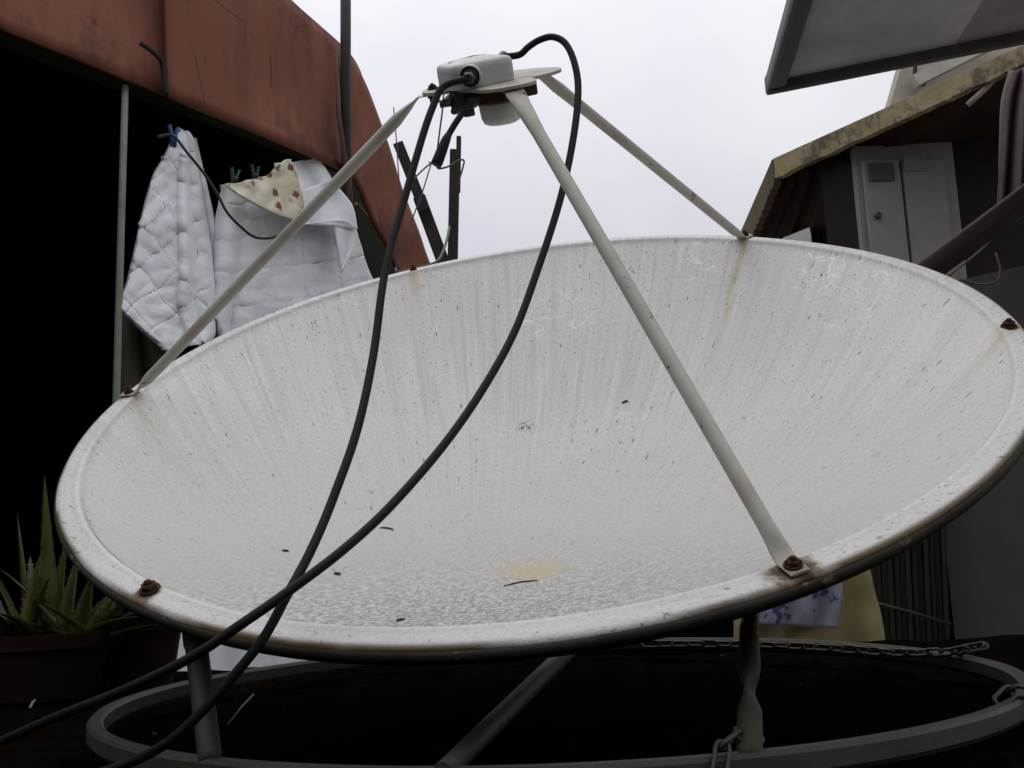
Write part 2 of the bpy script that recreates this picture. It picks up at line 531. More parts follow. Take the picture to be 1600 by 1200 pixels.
def ribbon(top, bot, offf, nu, nv, plane=bp):
    b = MB(); vs, fs = [], []
    for i in range(nu + 1):
        u = i / nu
        a, c = lerp_curve(top, u), lerp_curve(bot, u)
        for j in range(nv + 1):
            v = j / nv
            px, py = a[0] + (c[0] - a[0]) * v, a[1] + (c[1] - a[1]) * v
            vs.append(plane(px, py, offf(u, v)))
    for i in range(nu):
        for j in range(nv):
            k = i * (nv + 1) + j
            fs.append((k, k + 1, k + nv + 2, k + nv + 1))
    return b.add(vs, fs, True)

shed = empty('storage_shed', bp(275, 900), 'dark open shed with red oxide sheet fascia behind hanging quilts', 'shed')
top1 = [(-330, -330), (-150, -290), (0, -235), (130, -190), (246, -150)]
bot1 = [(-330, -90), (-150, -14), (0, 46), (130, 98), (257, 150)]
solid(ribbon(top1, bot1, lambda u, v: .004 * math.sin(u * 9) - .012 * max(0, u - .9) * 10, 30, 14).build('fascia_panel', M_RED, shed), .012)
top2 = [(252, -150), (400, -55), (452, 0), (500, 43), (528, 68), (550, 92), (568, 128), (588, 180), (604, 224), (614, 255), (627, 297), (652, 361), (666, 401), (690, 460)]
bot2 = [(262, 152), (330, 180), (400, 208), (450, 229), (490, 246), (520, 260), (540, 270), (552, 280), (562, 298), (572, 322), (585, 352), (602, 382), (617, 415), (645, 470)]
top2 = [tuple(v) for v in smooth([(x, y, 0) for x, y in top2], 4)]
bot2 = [tuple(v) for v in smooth([(x, y, 0) for x, y in bot2], 4)]
def off2(u, v):
    crease = max(0, 1 - abs(u - .43) / .05)
    return .020 + .007 * math.sin(u * 23 + v * 2) * (1 - v * .5) - .02 * crease - max(0, u - .45) * .25
solid(ribbon(top2, bot2, off2, 70, 14).build('fascia_panel', M_RED, shed), .012)
# dark gap strip between the two sheets
g_ = MB()
g_.tube([bp(254, -140, -.035), bp(252, 20, -.035), bp(256, 90, -.035), bp(259, 160, -.035)], [(.02, .008)] * 4, 8, flat=PU)
g_.build('seam_batten', M_DARKWOOD, shed)
# bent hook / pipe stub on the seam
h_ = MB()
h_.tube(smooth([bp(219, 67, .055), bp(230, 74, .06), bp(245, 86, .045), bp(253, 98, .03), bp(257, 125, .025), bp(260, 148, .022)], 4), .0055, 8)
h_.build('bent_hook', M_DARKWOOD, shed)
# beam under the fascia
hb = bp(0, 62, -.05).z
def along(s, off=0, z=0.):
    v = PA + PU * s + PNRM * off
    return Vector((v.x, v.y, z))
PM = Matrix((PU, -PNRM, Vector((0, 0, 1)))).transposed()
b = MB(); b.box(along(-.25, -.055, hb + .028), (1.74, .05, .056), PM)
bevel(b.build('edge_beam', M_BEAM, shed), .004)
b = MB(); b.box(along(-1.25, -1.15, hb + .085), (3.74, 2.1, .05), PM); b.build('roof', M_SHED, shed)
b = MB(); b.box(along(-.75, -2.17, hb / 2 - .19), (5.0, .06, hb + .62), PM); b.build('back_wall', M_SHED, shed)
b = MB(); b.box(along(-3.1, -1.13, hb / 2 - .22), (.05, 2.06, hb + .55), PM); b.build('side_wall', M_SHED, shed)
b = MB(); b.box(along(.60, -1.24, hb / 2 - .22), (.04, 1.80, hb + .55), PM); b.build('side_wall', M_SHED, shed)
# sloping infill behind the end of the fascia
b = MB()
q = [bp(500, 215, -.30), bp(560, 225, -.30), bp(598, 300, -.30), bp(636, 400, -.30), bp(650, 520, -.30), bp(650, 1000, -.30), bp(500, 1000, -.30)]
b.add(q, [tuple(range(7))])
solid(b.build('end_wall', weathered('dark_green_tarpaulin', (.012, .018, .012), (.006, .006, .005), .6, 6, .8, .3, None, .15), shed), .03)

# pale stick behind the gap
b = MB(); b.tube([bp(556, 318, -.10), bp(575, 342, -.11), bp(592, 372, -.12), bp(612, 402, -.12)], .006, 8)
tag(b.build('yellow_stick', weathered('split_cane', (.32, .25, .09), (.12, .09, .04), .6, 30, .7, .3)), 'thin yellowish stick wedged under the red fascia end beside the quilts', 'stick')

# poles
b = MB(); b.tube([bp(195.5, 136, -.03), bp(195, 160, -.01), bp(190, 330, .02), bp(185, 500, .02), bp(178, 760, .02), bp(172, 1000, .02)], .0072, 10)
tag(b.build('pole', M_WHITEPOLE), 'thin dull white upright pole left of the hanging quilts', 'pole')
b = MB(); b.tube([bp(540, -60, .14), bp(540, 100, .09), bp(541, 230, .05), bp(544, 420, -.11), bp(546, 900, -.14)], .0135, 12)
tag(b.build('pole', M_GREYPOLE), 'dark upright pole crossing the red fascia up into the sky', 'pole')
b = MB(); b.tube([bp(527, 72, .07), bp(529, 180, .07), bp(547, 300, .03), bp(549, 420, -.10), bp(551, 900, -.13)], .0062, 10)
tag(b.build('pole', weathered('brown_thin_pole', (.13, .07, .05), (.06, .05, .03), .6, 20, .6, .1)), 'slim brown rod standing right beside the dark upright pole', 'pole')

# ================================================================== hanging quilts
def quilt_material(name, col):
    g = G(name)
    n = g.noise(g.obj, 9, 4, .6)
    c = g.mix(g.ramp(n, .35, .7), col, tuple(x * .88 for x in col))
    w = g.noise(g.obj, 380, 2, .5)
    g.bump(g.math('ADD', g.math('MULTIPLY', w, .15), g.noise(g.obj, 55, 4, .65)), .35, .008)
    g.b.inputs['Sheen Weight'].default_value = .1
    return g.done(c, .9, 0, .15)
M_QUILT = quilt_material('white_quilt_cotton', (.80, .83, .85))
M_QUILT2 = quilt_material('white_quilt_cotton_lilac', (.83, .84, .88))
M_OLIVE = quilt_material('olive_cloth', (.085, .080, .050))

def cloth(left, right, nu, nv, offf, mat, name, parent=None, thick=.008, per=6):
    """grid between two pixel outlines laid on the line of the clothes wire; offf(u,v) pushes it towards the viewer in metres"""
    L = [tuple(v) for v in smooth([(x, y, 0) for x, y in left], per)]
    Rr = [tuple(v) for v in smooth([(x, y, 0) for x, y in right], per)]
    b = MB(); vs, fs = [], []
    for j in range(nv + 1):
        v = j / nv
        a, c = lerp_curve(L, v), lerp_curve(Rr, v)
        for i in range(nu + 1):
            u = i / nu
            vs.append(bp(a[0] + (c[0] - a[0]) * u, a[1] + (c[1] - a[1]) * u, offf(u, v, a[0] + (c[0] - a[0]) * u, a[1] + (c[1] - a[1]) * u)))
    for j in range(nv):
        for i in range(nu):
            k = j * (nu + 1) + i
            fs.append((k, k + 1, k + nu + 2, k + nu + 1))
    o = b.add(vs, fs, True).build(name, mat, parent)
    solid(o, thick, -1)
    return o

def puff(a, b, w=.12):
    """pillow between stitched seams at integer a and b"""
    fa, fb = abs(a - round(a)) * 2, abs(b - round(b)) * 2
    f = lambda q: 1 - math.exp(-(q / w) * 1.3) * (1 - .25 * q)
    return f(fa) * f(fb)

def diamond(px, py, s, ang):
    ca, sa = math.cos(ang), math.sin(ang)
    return (px * ca + py * sa) / s, (-px * sa + py * ca) / s

def off_q1(u, v, px, py):
    wx = px + 6 * pnoise(Vector((px * .02, py * .02, 1))); wy = py + 6 * pnoise(Vector((px * .02, py * .02, 7)))
    a, c = diamond(wx, wy, 46, R(52))
    z = .0042 * puff(a, c, .06) + .0007 * pnoise(Vector((px * .10, py * .10, 6)))
    z += .012 * pnoise(Vector((px * .012, py * .012, 4))) + .006 * pnoise(Vector((px * .05, py * .05, 2)))
    if u > .70: z -= (u - .70) * .16 * min(1, v * 3)             # folded back on the right side
    z += .012 * math.sin(u * 22) * (u > .66) * min(1, v * 3)
    return -.03 + z + .05 * v
q1 = empty('quilt', bp(275, 205), 'white diamond-quilted cloth hung by one corner from a blue peg', 'quilt', 'quilts hung under the fascia')
cloth([(270, 212), (255, 245), (238, 275), (222, 330), (210, 385), (197, 440), (184, 478), (205, 503), (232, 528), (262, 552)],
      [(287, 204), (297, 225), (302, 262), (311, 320), (320, 370), (327, 430), (329, 470), (329, 505), (328, 522), (318, 534)],
      80, 130, off_q1, M_QUILT, 'quilted_panel', q1, .012)
# side fold hanging beside it
def off_q1b(u, v, px, py):
    return -.075 + .02 * math.sin(u * 9 + v * 2) + .004 * pnoise(Vector((px * .05, py * .05, 2)))
cloth([(292, 212), (300, 262), (310, 330), (318, 400), (322, 470), (322, 560)],
      [(303, 216), (314, 265), (331, 340), (342, 410), (356, 460), (384, 535)], 22, 70, off_q1b, M_QUILT2, 'side_fold', q1, .006)

def floral_material():
    g = G('cream_floral_print')
    base = (.66, .63, .51)
    wv = g.new('ShaderNodeVectorMath', operation='ADD'); g.put(wv.inputs[0], g.obj); nz = g.new('ShaderNodeTexNoise'); nz.inputs['Scale'].default_value = 130; g.put(nz.inputs['Vector'], g.obj)
    sv_ = g.new('ShaderNodeVectorMath', operation='SCALE'); g.put(sv_.inputs[0], nz.outputs['Color']); sv_.inputs['Scale'].default_value = .012; g.put(wv.inputs[1], sv_.outputs[0])
    d1 = g.voro(wv.outputs[0], 33, 'F1')
    pos = g.ramp(g.noise(g.obj, 90, 2), .4, .6)
    c = g.mix(g.ramp(g.noise(g.obj, 12, 3), .35, .65), base, (.56, .51, .37))
    c = g.mix(g.ramp(d1, .24, .34, .95, 0), c, (.17, .035, .035))
    c = g.mix(g.math('MULTIPLY', g.ramp(d1, .30, .46, 1, 0), g.math('MULTIPLY', pos, .8)), c, (.14, .11, .04))
    d2 = g.voro(g.mapping(g.obj, (1, 1, 1), (.3, .1, .2)), 20, 'F1')
    c = g.mix(g.ramp(d2, .12, .24, .65, 0), c, (.30, .26, .10))
    g.bump(g.noise(g.obj, 40, 4), .3, .006)
    return g.done(c, .9, 0, .15)
M_FLORAL = floral_material()

def off_q2(u, v, px, py):
    wx = px + 5 * pnoise(Vector((px * .02, py * .02, 11))); wy = py + 5 * pnoise(Vector((px * .02, py * .02, 17)))
    a, c = diamond(wx, wy, 52, R(-7))
    z = .0028 * puff(a, c, .05) + .0010 * pnoise(Vector((px * .04, py * .14, 6)))
    if u < .3: z += .020 * math.sin(px * .16 + py * .02) * (1 - u / .3)
    z += .014 * pnoise(Vector((px * .010, py * .010, 9))) + .005 * pnoise(Vector((px * .045, py * .045, 5)))
    return -.045 + z
q2 = empty('quilt', bp(460, 252), 'wide white quilt with a turned-down cream floral top edge', 'quilt', 'quilts hung under the fascia')
cloth([(350, 292), (338, 330), (332, 380), (328, 430), (335, 490), (345, 560), (350, 640)],
      [(498, 262), (532, 306), (545, 340), (556, 375), (570, 420), (588, 480), (600, 640)], 110, 110, off_q2, M_QUILT2, 'quilted_panel', q2, .012)
# upper back part, rising to the wire behind the print
cloth([(430, 258), (432, 275), (440, 300), (452, 325)], [(491, 250), (503, 262), (520, 288), (540, 312)], 40, 24,
      lambda u, v, px, py: -.015 + .012 * math.sin(u * 8 + v) + .02 * v, M_QUILT2, 'top_fold', q2, .008)
cloth([(350, 290), (380, 284), (412, 277), (430, 262), (444, 250), (452, 250)], [(372, 306), (398, 320), (430, 335), (466, 344), (472, 318), (464, 268)], 40, 60,
      lambda u, v, px, py: .032 + .006 * pnoise(Vector((px * .03, py * .05, 8))) + .0016 * math.sin(px * .22 + py * .10) + .0008 * pnoise(Vector((px * .12, py * .12, 2))) + .008 * pnoise(Vector((px * .035, py * .035, 3))) + .012 * u, M_FLORAL, 'floral_turnover', q2, .006)
cloth([(466, 300), (468, 325), (472, 350)], [(512, 282), (546, 318), (556, 358)], 30, 20,
      lambda u, v, px, py: .022 + .010 * math.sin(u * 7 + v * 3), M_QUILT2, 'white_turnover', q2, .006)
cloth([(520, 345), (524, 372), (528, 400), (531, 424)], [(543, 335), (556, 360), (549, 392), (535, 424)], 16, 22,
      lambda u, v, px, py: .024 + .008 * math.sin(u * 5 + v * 3), M_QUILT2, 'hanging_corner', q2, .005)
b = MB(); b.tube(smooth([bp(470, 351, .040), bp(505, 347, .042), bp(540, 346, .042), bp(555, 364, .040), bp(548, 394, .040), bp(532, 424, .040)], 5), .0022, 6)
b.build('hem', M_QUILT2, q2)

# pale sheet low behind the dish, olive cloth
cloth([(258, 600), (262, 800), (264, 1000), (262, 1100)], [(660, 560), (662, 800), (664, 1000), (660, 1100)], 60, 30,
      lambda u, v, px, py: -.12 + .02 * math.sin(u * 46) + .01 * math.sin(u * 19 + 2), M_QUILT, 'bed_sheet', None, .004)
tag(bpy.data.objects['bed_sheet'], 'pale sheet hanging low behind the dish, glimpsed under its rim', 'sheet')
o = cloth([(192, 480), (191, 540), (190, 620), (188, 800)], [(262, 500), (280, 560), (292, 620), (295, 800)], 30, 30,
      lambda u, v, px, py: -.10 + .02 * math.sin(u * 14), M_OLIVE, 'olive_cloth', None, .004)
tag(o, 'dull olive cloth hanging behind the bottom corner of the peg-hung quilt', 'cloth')

# clothes pegs
M_PEG_B = weathered('blue_peg_plastic', (.045, .085, .22), (.03, .05, .12), .4, 80, .4, .05)
M_PEG_G = weathered('green_peg_plastic', (.015, .05, .03), (.02, .05, .03), .4, 80, .4, .05)
def peg(px, py, off, mat, label, tilt=0):
    base = bp(px, py, off)
    e = empty('clothes_peg', base, label, 'clothes peg', 'pegs holding the quilts')
    for s in (-1, 1):
        b = MB()
        p0 = base + PU * (.003 * s) + Vector((0, 0, -.022)); p1 = base + PU * (.004 * s); p2 = base + PU * (.011 * s + tilt) + Vector((0, 0, .024))
        b.tube([p0, p1, p2], [(.0032, .006), (.0036, .006), (.003, .006)], 8, flat=PU)
        b.build('jaw', mat, e)
    b = MB(); b.tube([base + PU * -.006 + PNRM * .004, base + PU * .006 + PNRM * .004], .0035, 8); b.build('spring', M_WIRE, e)
peg(271, 214, .02, M_PEG_B, 'blue clothes peg at the top corner of the narrow quilt')
peg(366, 279, .0, M_PEG_G, 'green peg at the left end of the floral turned-down edge', .003)
peg(398, 274, -.01, M_PEG_G, 'green peg in the middle of the floral turned-down edge')

# washing wire and odd wires
b = MB(); b.tube(smooth([bp(245, 214, .05), bp(270, 212, .06), bp(292, 238, .08), bp(318, 270, .09), bp(338, 300, .10), bp(355, 332, .11), bp(378, 356, .12), bp(400, 371, .13), (bp(430, 370, .14)), bp(452, 355, .14)], 5), .0032, 8)
tag(b.build('washing_wire', M_DARKGREENWIRE), 'dark green wire drooping from the blue peg across the quilts', 'wire')

# posts in the gap at the end of the fascia
post = empty('wooden_post', at(697, 900, 2.75), 'dark upright wooden post with a stepped top, against the sky', 'post')
b = MB()
pm = lambda px, py: at(px, py, 2.75)
def plank(b, p, q, w, t):
    p, q = Vector(p), Vector(q)
    d = (q - p); L = d.length; d.normalize()
    side = d.cross(Vector((0, 1, 0))).normalized(); nn = side.cross(d)
    M = Matrix((side, nn, d)).transposed()
    b.box((p + q) / 2, (w, t, L), M)
plank(b, pm(711, 236), pm(696, 950), .026, .035); bevel(b.build('shaft', M_DARKWOOD, post), .002)
b = MB(); plank(b, pm(717, 214), pm(715.5, 300), .0125, .02); bevel(b.build('tenon', M_DARKWOOD, post), .0015)
for (a, c, w, lab) in (((622, 224), (664, 330), .027, 'upper dark plank leaning against the end of the red fascia'),
                       ((655, 308), (700, 430), .034, 'lower dark plank leaning beside the stepped post'),):
    b = MB(); plank(b, at(*a, 2.68 if c[0] < 690 else 2.72), at(*c, 2.68 if c[0] < 690 else 2.72), w, .02)
    tag(bevel(b.build('leaning_plank', M_DARKWOOD), .002), lab, 'plank', 'planks leaning at the fascia end')
def wire(name, pts, r, mat, label, per=4):
    b = MB(); b.tube(smooth(pts, per), r, 6)
    return tag(b.build(name, mat), label, 'wire')
wy = 2.45
wire('wire', [at(615, 168, wy), at(619, 215, wy), at(622, 260, wy), at(625, 292, wy), at(630, 302, wy)], .0016, M_WIRE, 'thin straight wire hanging in front of the leaning planks')
wire('wire', [at(673, 258, wy), at(660, 300, wy), at(645, 340, wy), at(632, 375, wy), at(620, 412, wy), at(616, 440, wy)], .0017, M_WIRE, 'bent grey wire running down across the red fascia end')
wire('wire', [at(643, 283, wy), at(655, 271, wy), at(668, 259, wy), at(674, 256, wy), at(670, 253, wy)], .0021, M_GREENWIRE, 'short bright green wire beside the cable end')

# ================================================================== right hut
hut = empty('wooden_hut', at(1400, 900, 3.3), 'brown wooden hut with a peeling yellow roof edge and white door', 'hut')
HZ = at(1212, 249, 3.2).z
def yellow_material():
    g = G('peeling_yellow_trim')
    n = g.noise(g.obj, 10, 6, .7)
    c = g.mix(g.ramp(n, .35, .65), (.25, .205, .105), (.33, .28, .165))
    drip = g.noise(g.mapping(g.obj, (30, 30, 3)), 1, 4, .6)
    c = g.mix(g.ramp(drip, .56, .70, 0, .75), c, (.13, .09, .05))
    bl = g.ramp(g.noise(g.obj, 8, 6, .78), .46, .58)
    c = g.mix(g.math('MULTIPLY', bl, .8), c, (.07, .055, .05))
    g.bump(n, .4, .01)
    return g.done(c, .8, 0, .2)
M_YELLOW = yellow_material()
M_SOFFIT = weathered('brown_soffit_wood', (.040, .022, .012), (.014, .008, .006), .8, 8, .8, .3, None, .15)
M_ROOFTOP = weathered('grey_roof_sheet', (.12, .11, .12), (.05, .045, .045), .7, 6, .7, .3)
M_WHITEDOOR = weathered('grimy_white_door', (.23, .215, .19), (.16, .14, .12), .6, 4, .6, .1)
M_BROWNWALL = weathered('dim_brown_wall', (.022, .016, .016), (.010, .007, .007), .7, 5, .85, .3, None, .15)
# roof corner points: along the front edge to the right, and away to the back
def roofpt(px, py): return at_z(px, py, HZ)
c0 = roofpt(1212, 249); cR = roofpt(1640, 56); cB = at(1158, 372, 3.75)
d_front = (cR - c0).normalized()
back = Vector((.25, 1, -.02))
cRB = cR + Vector((.9, 1.6, 0)); cBB = cB + Vector((1.2, 1.4, 0))
hf = .062
b = MB()
def fascia_box(b, p, q, h0, h1, t):
    d = (q - p).normalized(); n = d.cross(Vector((0, 0, 1))).normalized()
    vs = []
    for pt, h in ((p, h0), (q, h1)):
        for s in (-t / 2, t / 2):
            vs += [pt + n * s, pt + n * s - Vector((0, 0, h))]
    b.add(vs, [(0, 1, 3, 2), (4, 6, 7, 5), (0, 2, 6, 4), (1, 5, 7, 3), (0, 4, 5, 1), (2, 3, 7, 6)])
# wavy lower edge: short fascia lengths
NSEG = 26
vs, fs = [], []
nrm_f = d_front.cross(Vector((0, 0, 1))).normalized()
for i in range(NSEG * 4 + 1):
    t = i / (NSEG * 4); p = c0.lerp(cR, t)
    hh = .064 + .005 * pnoise(Vector((t * 14, 0, 0))) + .0025 * pnoise(Vector((t * 90, 3, 0))) - .018 * t
    vs += [p + nrm_f * .012, p + nrm_f * .012 - Vector((0, 0, hh)), p - nrm_f * .012 - Vector((0, 0, hh)), p - nrm_f * .012]
for i in range(NSEG * 4):
    for k in range(4):
        fs.append((i * 4 + k, i * 4 + (k + 1) % 4, i * 4 + 4 + (k + 1) % 4, i * 4 + 4 + k))
fs += [(0, 1, 2, 3), tuple(NSEG * 16 + k for k in (3, 2, 1, 0))]
b.add(vs, fs); b.build('roof_trim', M_YELLOW, hut)
b = MB()
vs, fs = [], []
nb = (cB - c0).normalized().cross(Vector((0, 0, 1))).normalized()
for i in range(61):
    t = i / 60; p = c0.lerp(cB, t)
    hh = .07 + .010 * abs(math.sin(t * 40)) + .006 * pnoise(Vector((t * 9, 4, 0))) + .03 * t
    vs += [p + nb * .012, p + nb * .012 - Vector((0, 0, hh)), p - nb * .012 - Vector((0, 0, hh)), p - nb * .012]
for i in range(60):
    for k in range(4):
        fs.append((i * 4 + k, i * 4 + (k + 1) % 4, i * 4 + 4 + (k + 1) % 4, i * 4 + 4 + k))
fs += [(0, 1, 2, 3), (243, 242, 241, 240)]
b.add(vs, fs); b.build('side_trim', weathered('peeled_brown_trim', (.11, .085, .05), (.045, .03, .022), .9, 14, .85, .4, (.22, .18, .08), .15), hut)
# roof sheet
dz = Vector((0, 0, -.018))
b = MB()
ins = .02
poly = [c0 + Vector((ins, ins, 0)), cR + Vector((0, ins, 0)), cRB, cBB, cB + Vector((ins, 0, 0))]
b.add([p + dz for p in poly] + [p + dz + Vector((0, 0, .012)) for p in poly], [(4, 3, 2, 1, 0), (5, 6, 7, 8, 9)] + [(i, (i + 1) % 5, 5 + (i + 1) % 5, 5 + i) for i in range(5)])
b.build('roof', M_SOFFIT, hut)
# rafters under the roof
for t in (.05, .12, .20):
    b = MB(); p = c0.lerp(cR, t) + Vector((.03, .05, -.050)); q = cB.lerp(cBB, t) + Vector((0, -.1, -.05))
    d = (q - p).normalized()
    b.tube([p, p + d * .9], [(.02, .024)] * 2, 4, flat=Vector((0, 0, 1)))
    b.build('rafter', M_SOFFIT, hut)
# walls and door
YD = at_z(1335, 193, HZ).y + .05
YL = at_z(1283, 217, HZ).y + .08
def quad_wall(px0, px1, py0, Y, name, mat, parent, z0=-.5, th=.05, Y1=None, ztop=None):
    a = at(px0, py0, Y); c = at(px1, py0, Y1 or Y)
    zt = ztop or max(a.z, c.z)
    b = MB()
    n = Vector((c.y - a.y, -(c.x - a.x), 0)).normalized()
    vs = []
    for p in (a, c):
        for k in (0, -th):
            vs += [Vector((p.x, p.y, z0)) + n * k, Vector((p.x, p.y, zt)) + n * k]
    b.add(vs, [(0, 1, 3, 2), (4, 6, 7, 5), (0, 4, 5, 1), (2, 3, 7, 6), (0, 2, 6, 4), (1, 5, 7, 3)])
    return b.build(name, mat, parent)
quad_wall(1283, 1336, 275, YL, 'wall', M_BROWNWALL, hut, th=.06, Y1=YD + .05, ztop=HZ - .022)
quad_wall(1484, 1720, 212, YD + .04, 'wall', M_BROWNWALL, hut, th=.06, Y1=YD, ztop=HZ - .022)
door = MB(); 
def board(px0, px1, py0, py1, Y, t):
    a, c = at(px0, py0, Y), at(px1, py0, Y); z1 = at(px0, py1, Y).z
    b = MB(); b.box(((a.x + c.x) / 2, Y + t / 2, (a.z + z1) / 2), (abs(c.x - a.x), t, abs(a.z - z1)))
    return b
bevel(board(1332, 1488, 228, 470, YD + .03, .03).build('door_frame', M_WHITEDOOR, hut), .003)
dl = bevel(board(1347, 1405, 250, 470, YD + .01, .018).build('door_leaf', M_WHITEDOOR, hut), .004)
dr = bevel(board(1409, 1474, 250, 470, YD + .01, .018).build('door_leaf', M_WHITEDOOR, hut), .004)
b = MB(); cpt = at(1371, 338, YD + .01); b.tube([cpt, cpt + Vector((0, -.018, 0))], .009, 12); bevel(b.build('door_knob', M_BLACKMETAL, dl), .002)
v = empty  # noqa
b = board(1356, 1396, 255, 283, YD + .002, .006); vent = bevel(b.build('vent', weathered('dark_vent', (.06, .055, .052), (.12, .105, .095), .8, 25, .8, .3), dl), .002)
b = board(1412, 1446, 246, 268, YD + .004, .005); b.build('faded_notice', weathered('faded_paper', (.22, .2, .18), (.14, .13, .12), .6, 30, .8, .05), dr)
# brown slats left of door, under the roof
for k in range(6):
    p = at(1226 + k * 11, 300 + 0 * k, 3.72)
    b = MB(); b.box((p.x, p.y, (HZ - .06 - .5) / 2), (.020, .02, HZ - .06 + .5))
    b.build('wall_slat', M_SOFFIT, hut)
# added white board standing in for the bright patch beyond the dish edge
b = MB()
P4 = [at(1222, 374, 2.5), at(1262, 358, 2.5), at(1265, 372, 2.5), at(1268, 900, 2.5), at(1222, 900, 2.5)]
b.add(P4, [(0, 1, 2, 3, 4)])
o = solid(b.build('bright_patch_board', weathered('bright_patch_white', (.75, .75, .74), (.6, .58, .55), .4, 12, .6, .05)), .03)
tag(o, 'small added white board standing in for a bright patch below the hut eave', 'board')

# pale building behind the hut roof
M_CREAM = weathered('pale_cream_wall', (.42, .40, .34), (.25, .22, .16), .5, 3, .8, .15)
pale = empty('pale_building', at(1450, 900, 5.2), 'pale cream building just visible above the yellow roof edge', 'building')
b = MB()
P = [at(1417, 60, 5.2), at(1380, 190, 5.2), at(1384, 400, 5.2), at(1384, 1000, 5.2), at(1800, 1000, 5.2), at(1800, 20, 5.2)]
b.add(P, [(0, 1, 2, 3, 4, 5)]); solid(b.build('wall', M_CREAM, pale), .1)
b = MB(); plank(b, at(1428, 128, 5.05), at(1560, 62, 5.05), .06, .05); b.build('brace', M_CREAM, pale)
b = MB(); plank(b, at(1440, 150, 5.08), at(1580, 92, 5.08), .075, .04); b.build('ledge', weathered('cream_board', (.36, .33, .27), (.2, .17, .12), .5, 8, .8, .2), pale)
b = MB(); b.add([at(1470, 132, 5.10), at(1580, 84, 5.10), at(1600, 130, 5.10), at(1480, 140, 5.10)], [(0, 1, 2, 3)]); solid(b.build('dark_opening', M_BROWNWALL, pale), .04)
b = MB(); plank(b, at(1430, 103, 5.1), at(1429, 130, 5.1), .012, .03); plank(b, at(1444, 124, 5.1), at(1441, 146, 5.1), .012, .03); b.build('joint_strip', M_DARKWOOD, pale)

# flat canopy panel overhead
PZ = at(1206, 140, 2.3).z
M_PANEL = weathered('grey_board_underside', (.80, .76, .735), (.48, .43, .41), .75, 3.5, .75, .2, None, .2)
M_PANEL2 = weathered('stained_board_underside', (.46, .40, .38), (.30, .25, .24), .6, 2.5, .75, .12, None, .2)
M_PFRAME = weathered('dark_canopy_frame', (.16, .145, .145), (.08, .07, .07), .6, 20, .6, .15)
canopy = empty('canopy', at_z(1203, 141, PZ), 'flat grey canopy panel with dark frame jutting in overhead at the right', 'canopy')
k0 = at_z(1204, 141, PZ); kR = at_z(1640, 54, PZ); kT = at_z(1249, -14, PZ)
eR = (kR - k0).normalized(); eT = (kT - k0).normalized()
LR = 1.9; LT = 1.1
up = Vector((0, 0, 1))
def par(o, a, b_, z0, z1):
    vs = []
    for z in (z0, z1):
        for p in (o, o + a, o + a + b_, o + b_): vs.append(p + up * z)
    return MB().add(vs, [(0, 1, 2, 3), (7, 6, 5, 4), (0, 4, 5, 1), (1, 5, 6, 2), (2, 6, 7, 3), (3, 7, 4, 0)])
sp_t = at_z(1492, 78, PZ); ls = (sp_t - k0).dot(eR)
par(k0 + eR * .02 + eT * .02, eR * (ls - .024), eT * LT, .012, .03).build('panel_board', M_PANEL, canopy)
par(k0 + eR * ls + eT * .02, eR * (LR - ls), eT * LT, .012, .03).build('panel_board', M_PANEL2, canopy)
bevel(par(k0 - eR * .012 - eT * .006, eR * LR, eT * .026, -.012, .036).build('frame_rail', M_PFRAME, canopy), .008)
bevel(par(k0 - eR * .012 + eT * .0205, eR * .045, eT * LT, -.010, .034).build('frame_rail', M_PFRAME, canopy), .010)

# right wall, bamboo, cloths
M_MAUVE = weathered('mauve_grey_plaster', (.115, .102, .107), (.078, .069, .072), .5, 3, .85, .15, None, .15)
o = quad_wall(1434, 1760, 452, 2.37, 'plaster_wall', M_MAUVE, None, th=.08, Y1=2.05)
tag(o, 'plain mauve-grey plastered wall at the right edge beside the bamboo', 'wall')
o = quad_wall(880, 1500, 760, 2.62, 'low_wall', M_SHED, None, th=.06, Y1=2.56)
tag(o, 'low wall in shade-black colour behind the bamboo screen and cloths', 'wall')
scr = empty('bamboo_screen', at(1420, 1000, 2.3), 'dark bamboo stick screen between beige cloth and mauve wall', 'screen')
M_BAMBOO = weathered('dark_bamboo', (.040, .036, .026), (.014, .012, .009), .7, 16, .7, .2)
for k in range(13):
    x0 = 1362 + k * 9.4
    b = MB(); p0 = at(x0 + 8, 1060, 2.32 + .012 * (k % 3)); p1 = at(x0 - 6 + random.uniform(-2, 2), 700, 2.32 + .012 * (k % 3))
    pts = [p0.lerp(p1, t / 8) for t in range(9)]
    b.tube(pts, [.0052 + .0008 * (t % 2) for t in range(9)], 8); b.build('bamboo_cane', M_BAMBOO, scr)
b = MB(); b.tube([at(1362, 940, 2.29), at(1420, 955, 2.29), at(1486, 975, 2.29)], .003, 6); b.build('tie_wire', M_WIRE, scr)

def plane_y(Y, tilt=0):
    return lambda px, py, off=0: at(px, py, Y - off)
def sheet(L, Rr, nu, nv, Y, offf, mat, name, thick=.004):
    L = [tuple(v) for v in smooth([(x, y, 0) for x, y in L], 5)]; Rr = [tuple(v) for v in smooth([(x, y, 0) for x, y in Rr], 5)]
    b = MB(); vs, fs = [], []
    for j in range(nv + 1):
        a, c = lerp_curve(L, j / nv), lerp_curve(Rr, j / nv)
        for i in range(nu + 1):
            u = i / nu
            px, py = a[0] + (c[0] - a[0]) * u, a[1] + (c[1] - a[1]) * u
            vs.append(at(px, py, Y - offf(u, j / nv, px, py)))
    for j in range(nv):
        for i in range(nu):
            k = j * (nu + 1) + i
            fs.append((k, k + 1, k + nu + 2, k + nu + 1))
    o = b.add(vs, fs, True).build(name, mat)
    return solid(o, thick, -1)
M_BEIGE = weathered('beige_canvas', (.42, .36, .19), (.29, .25, .12), .5, 7, .9, .2, None, .1)
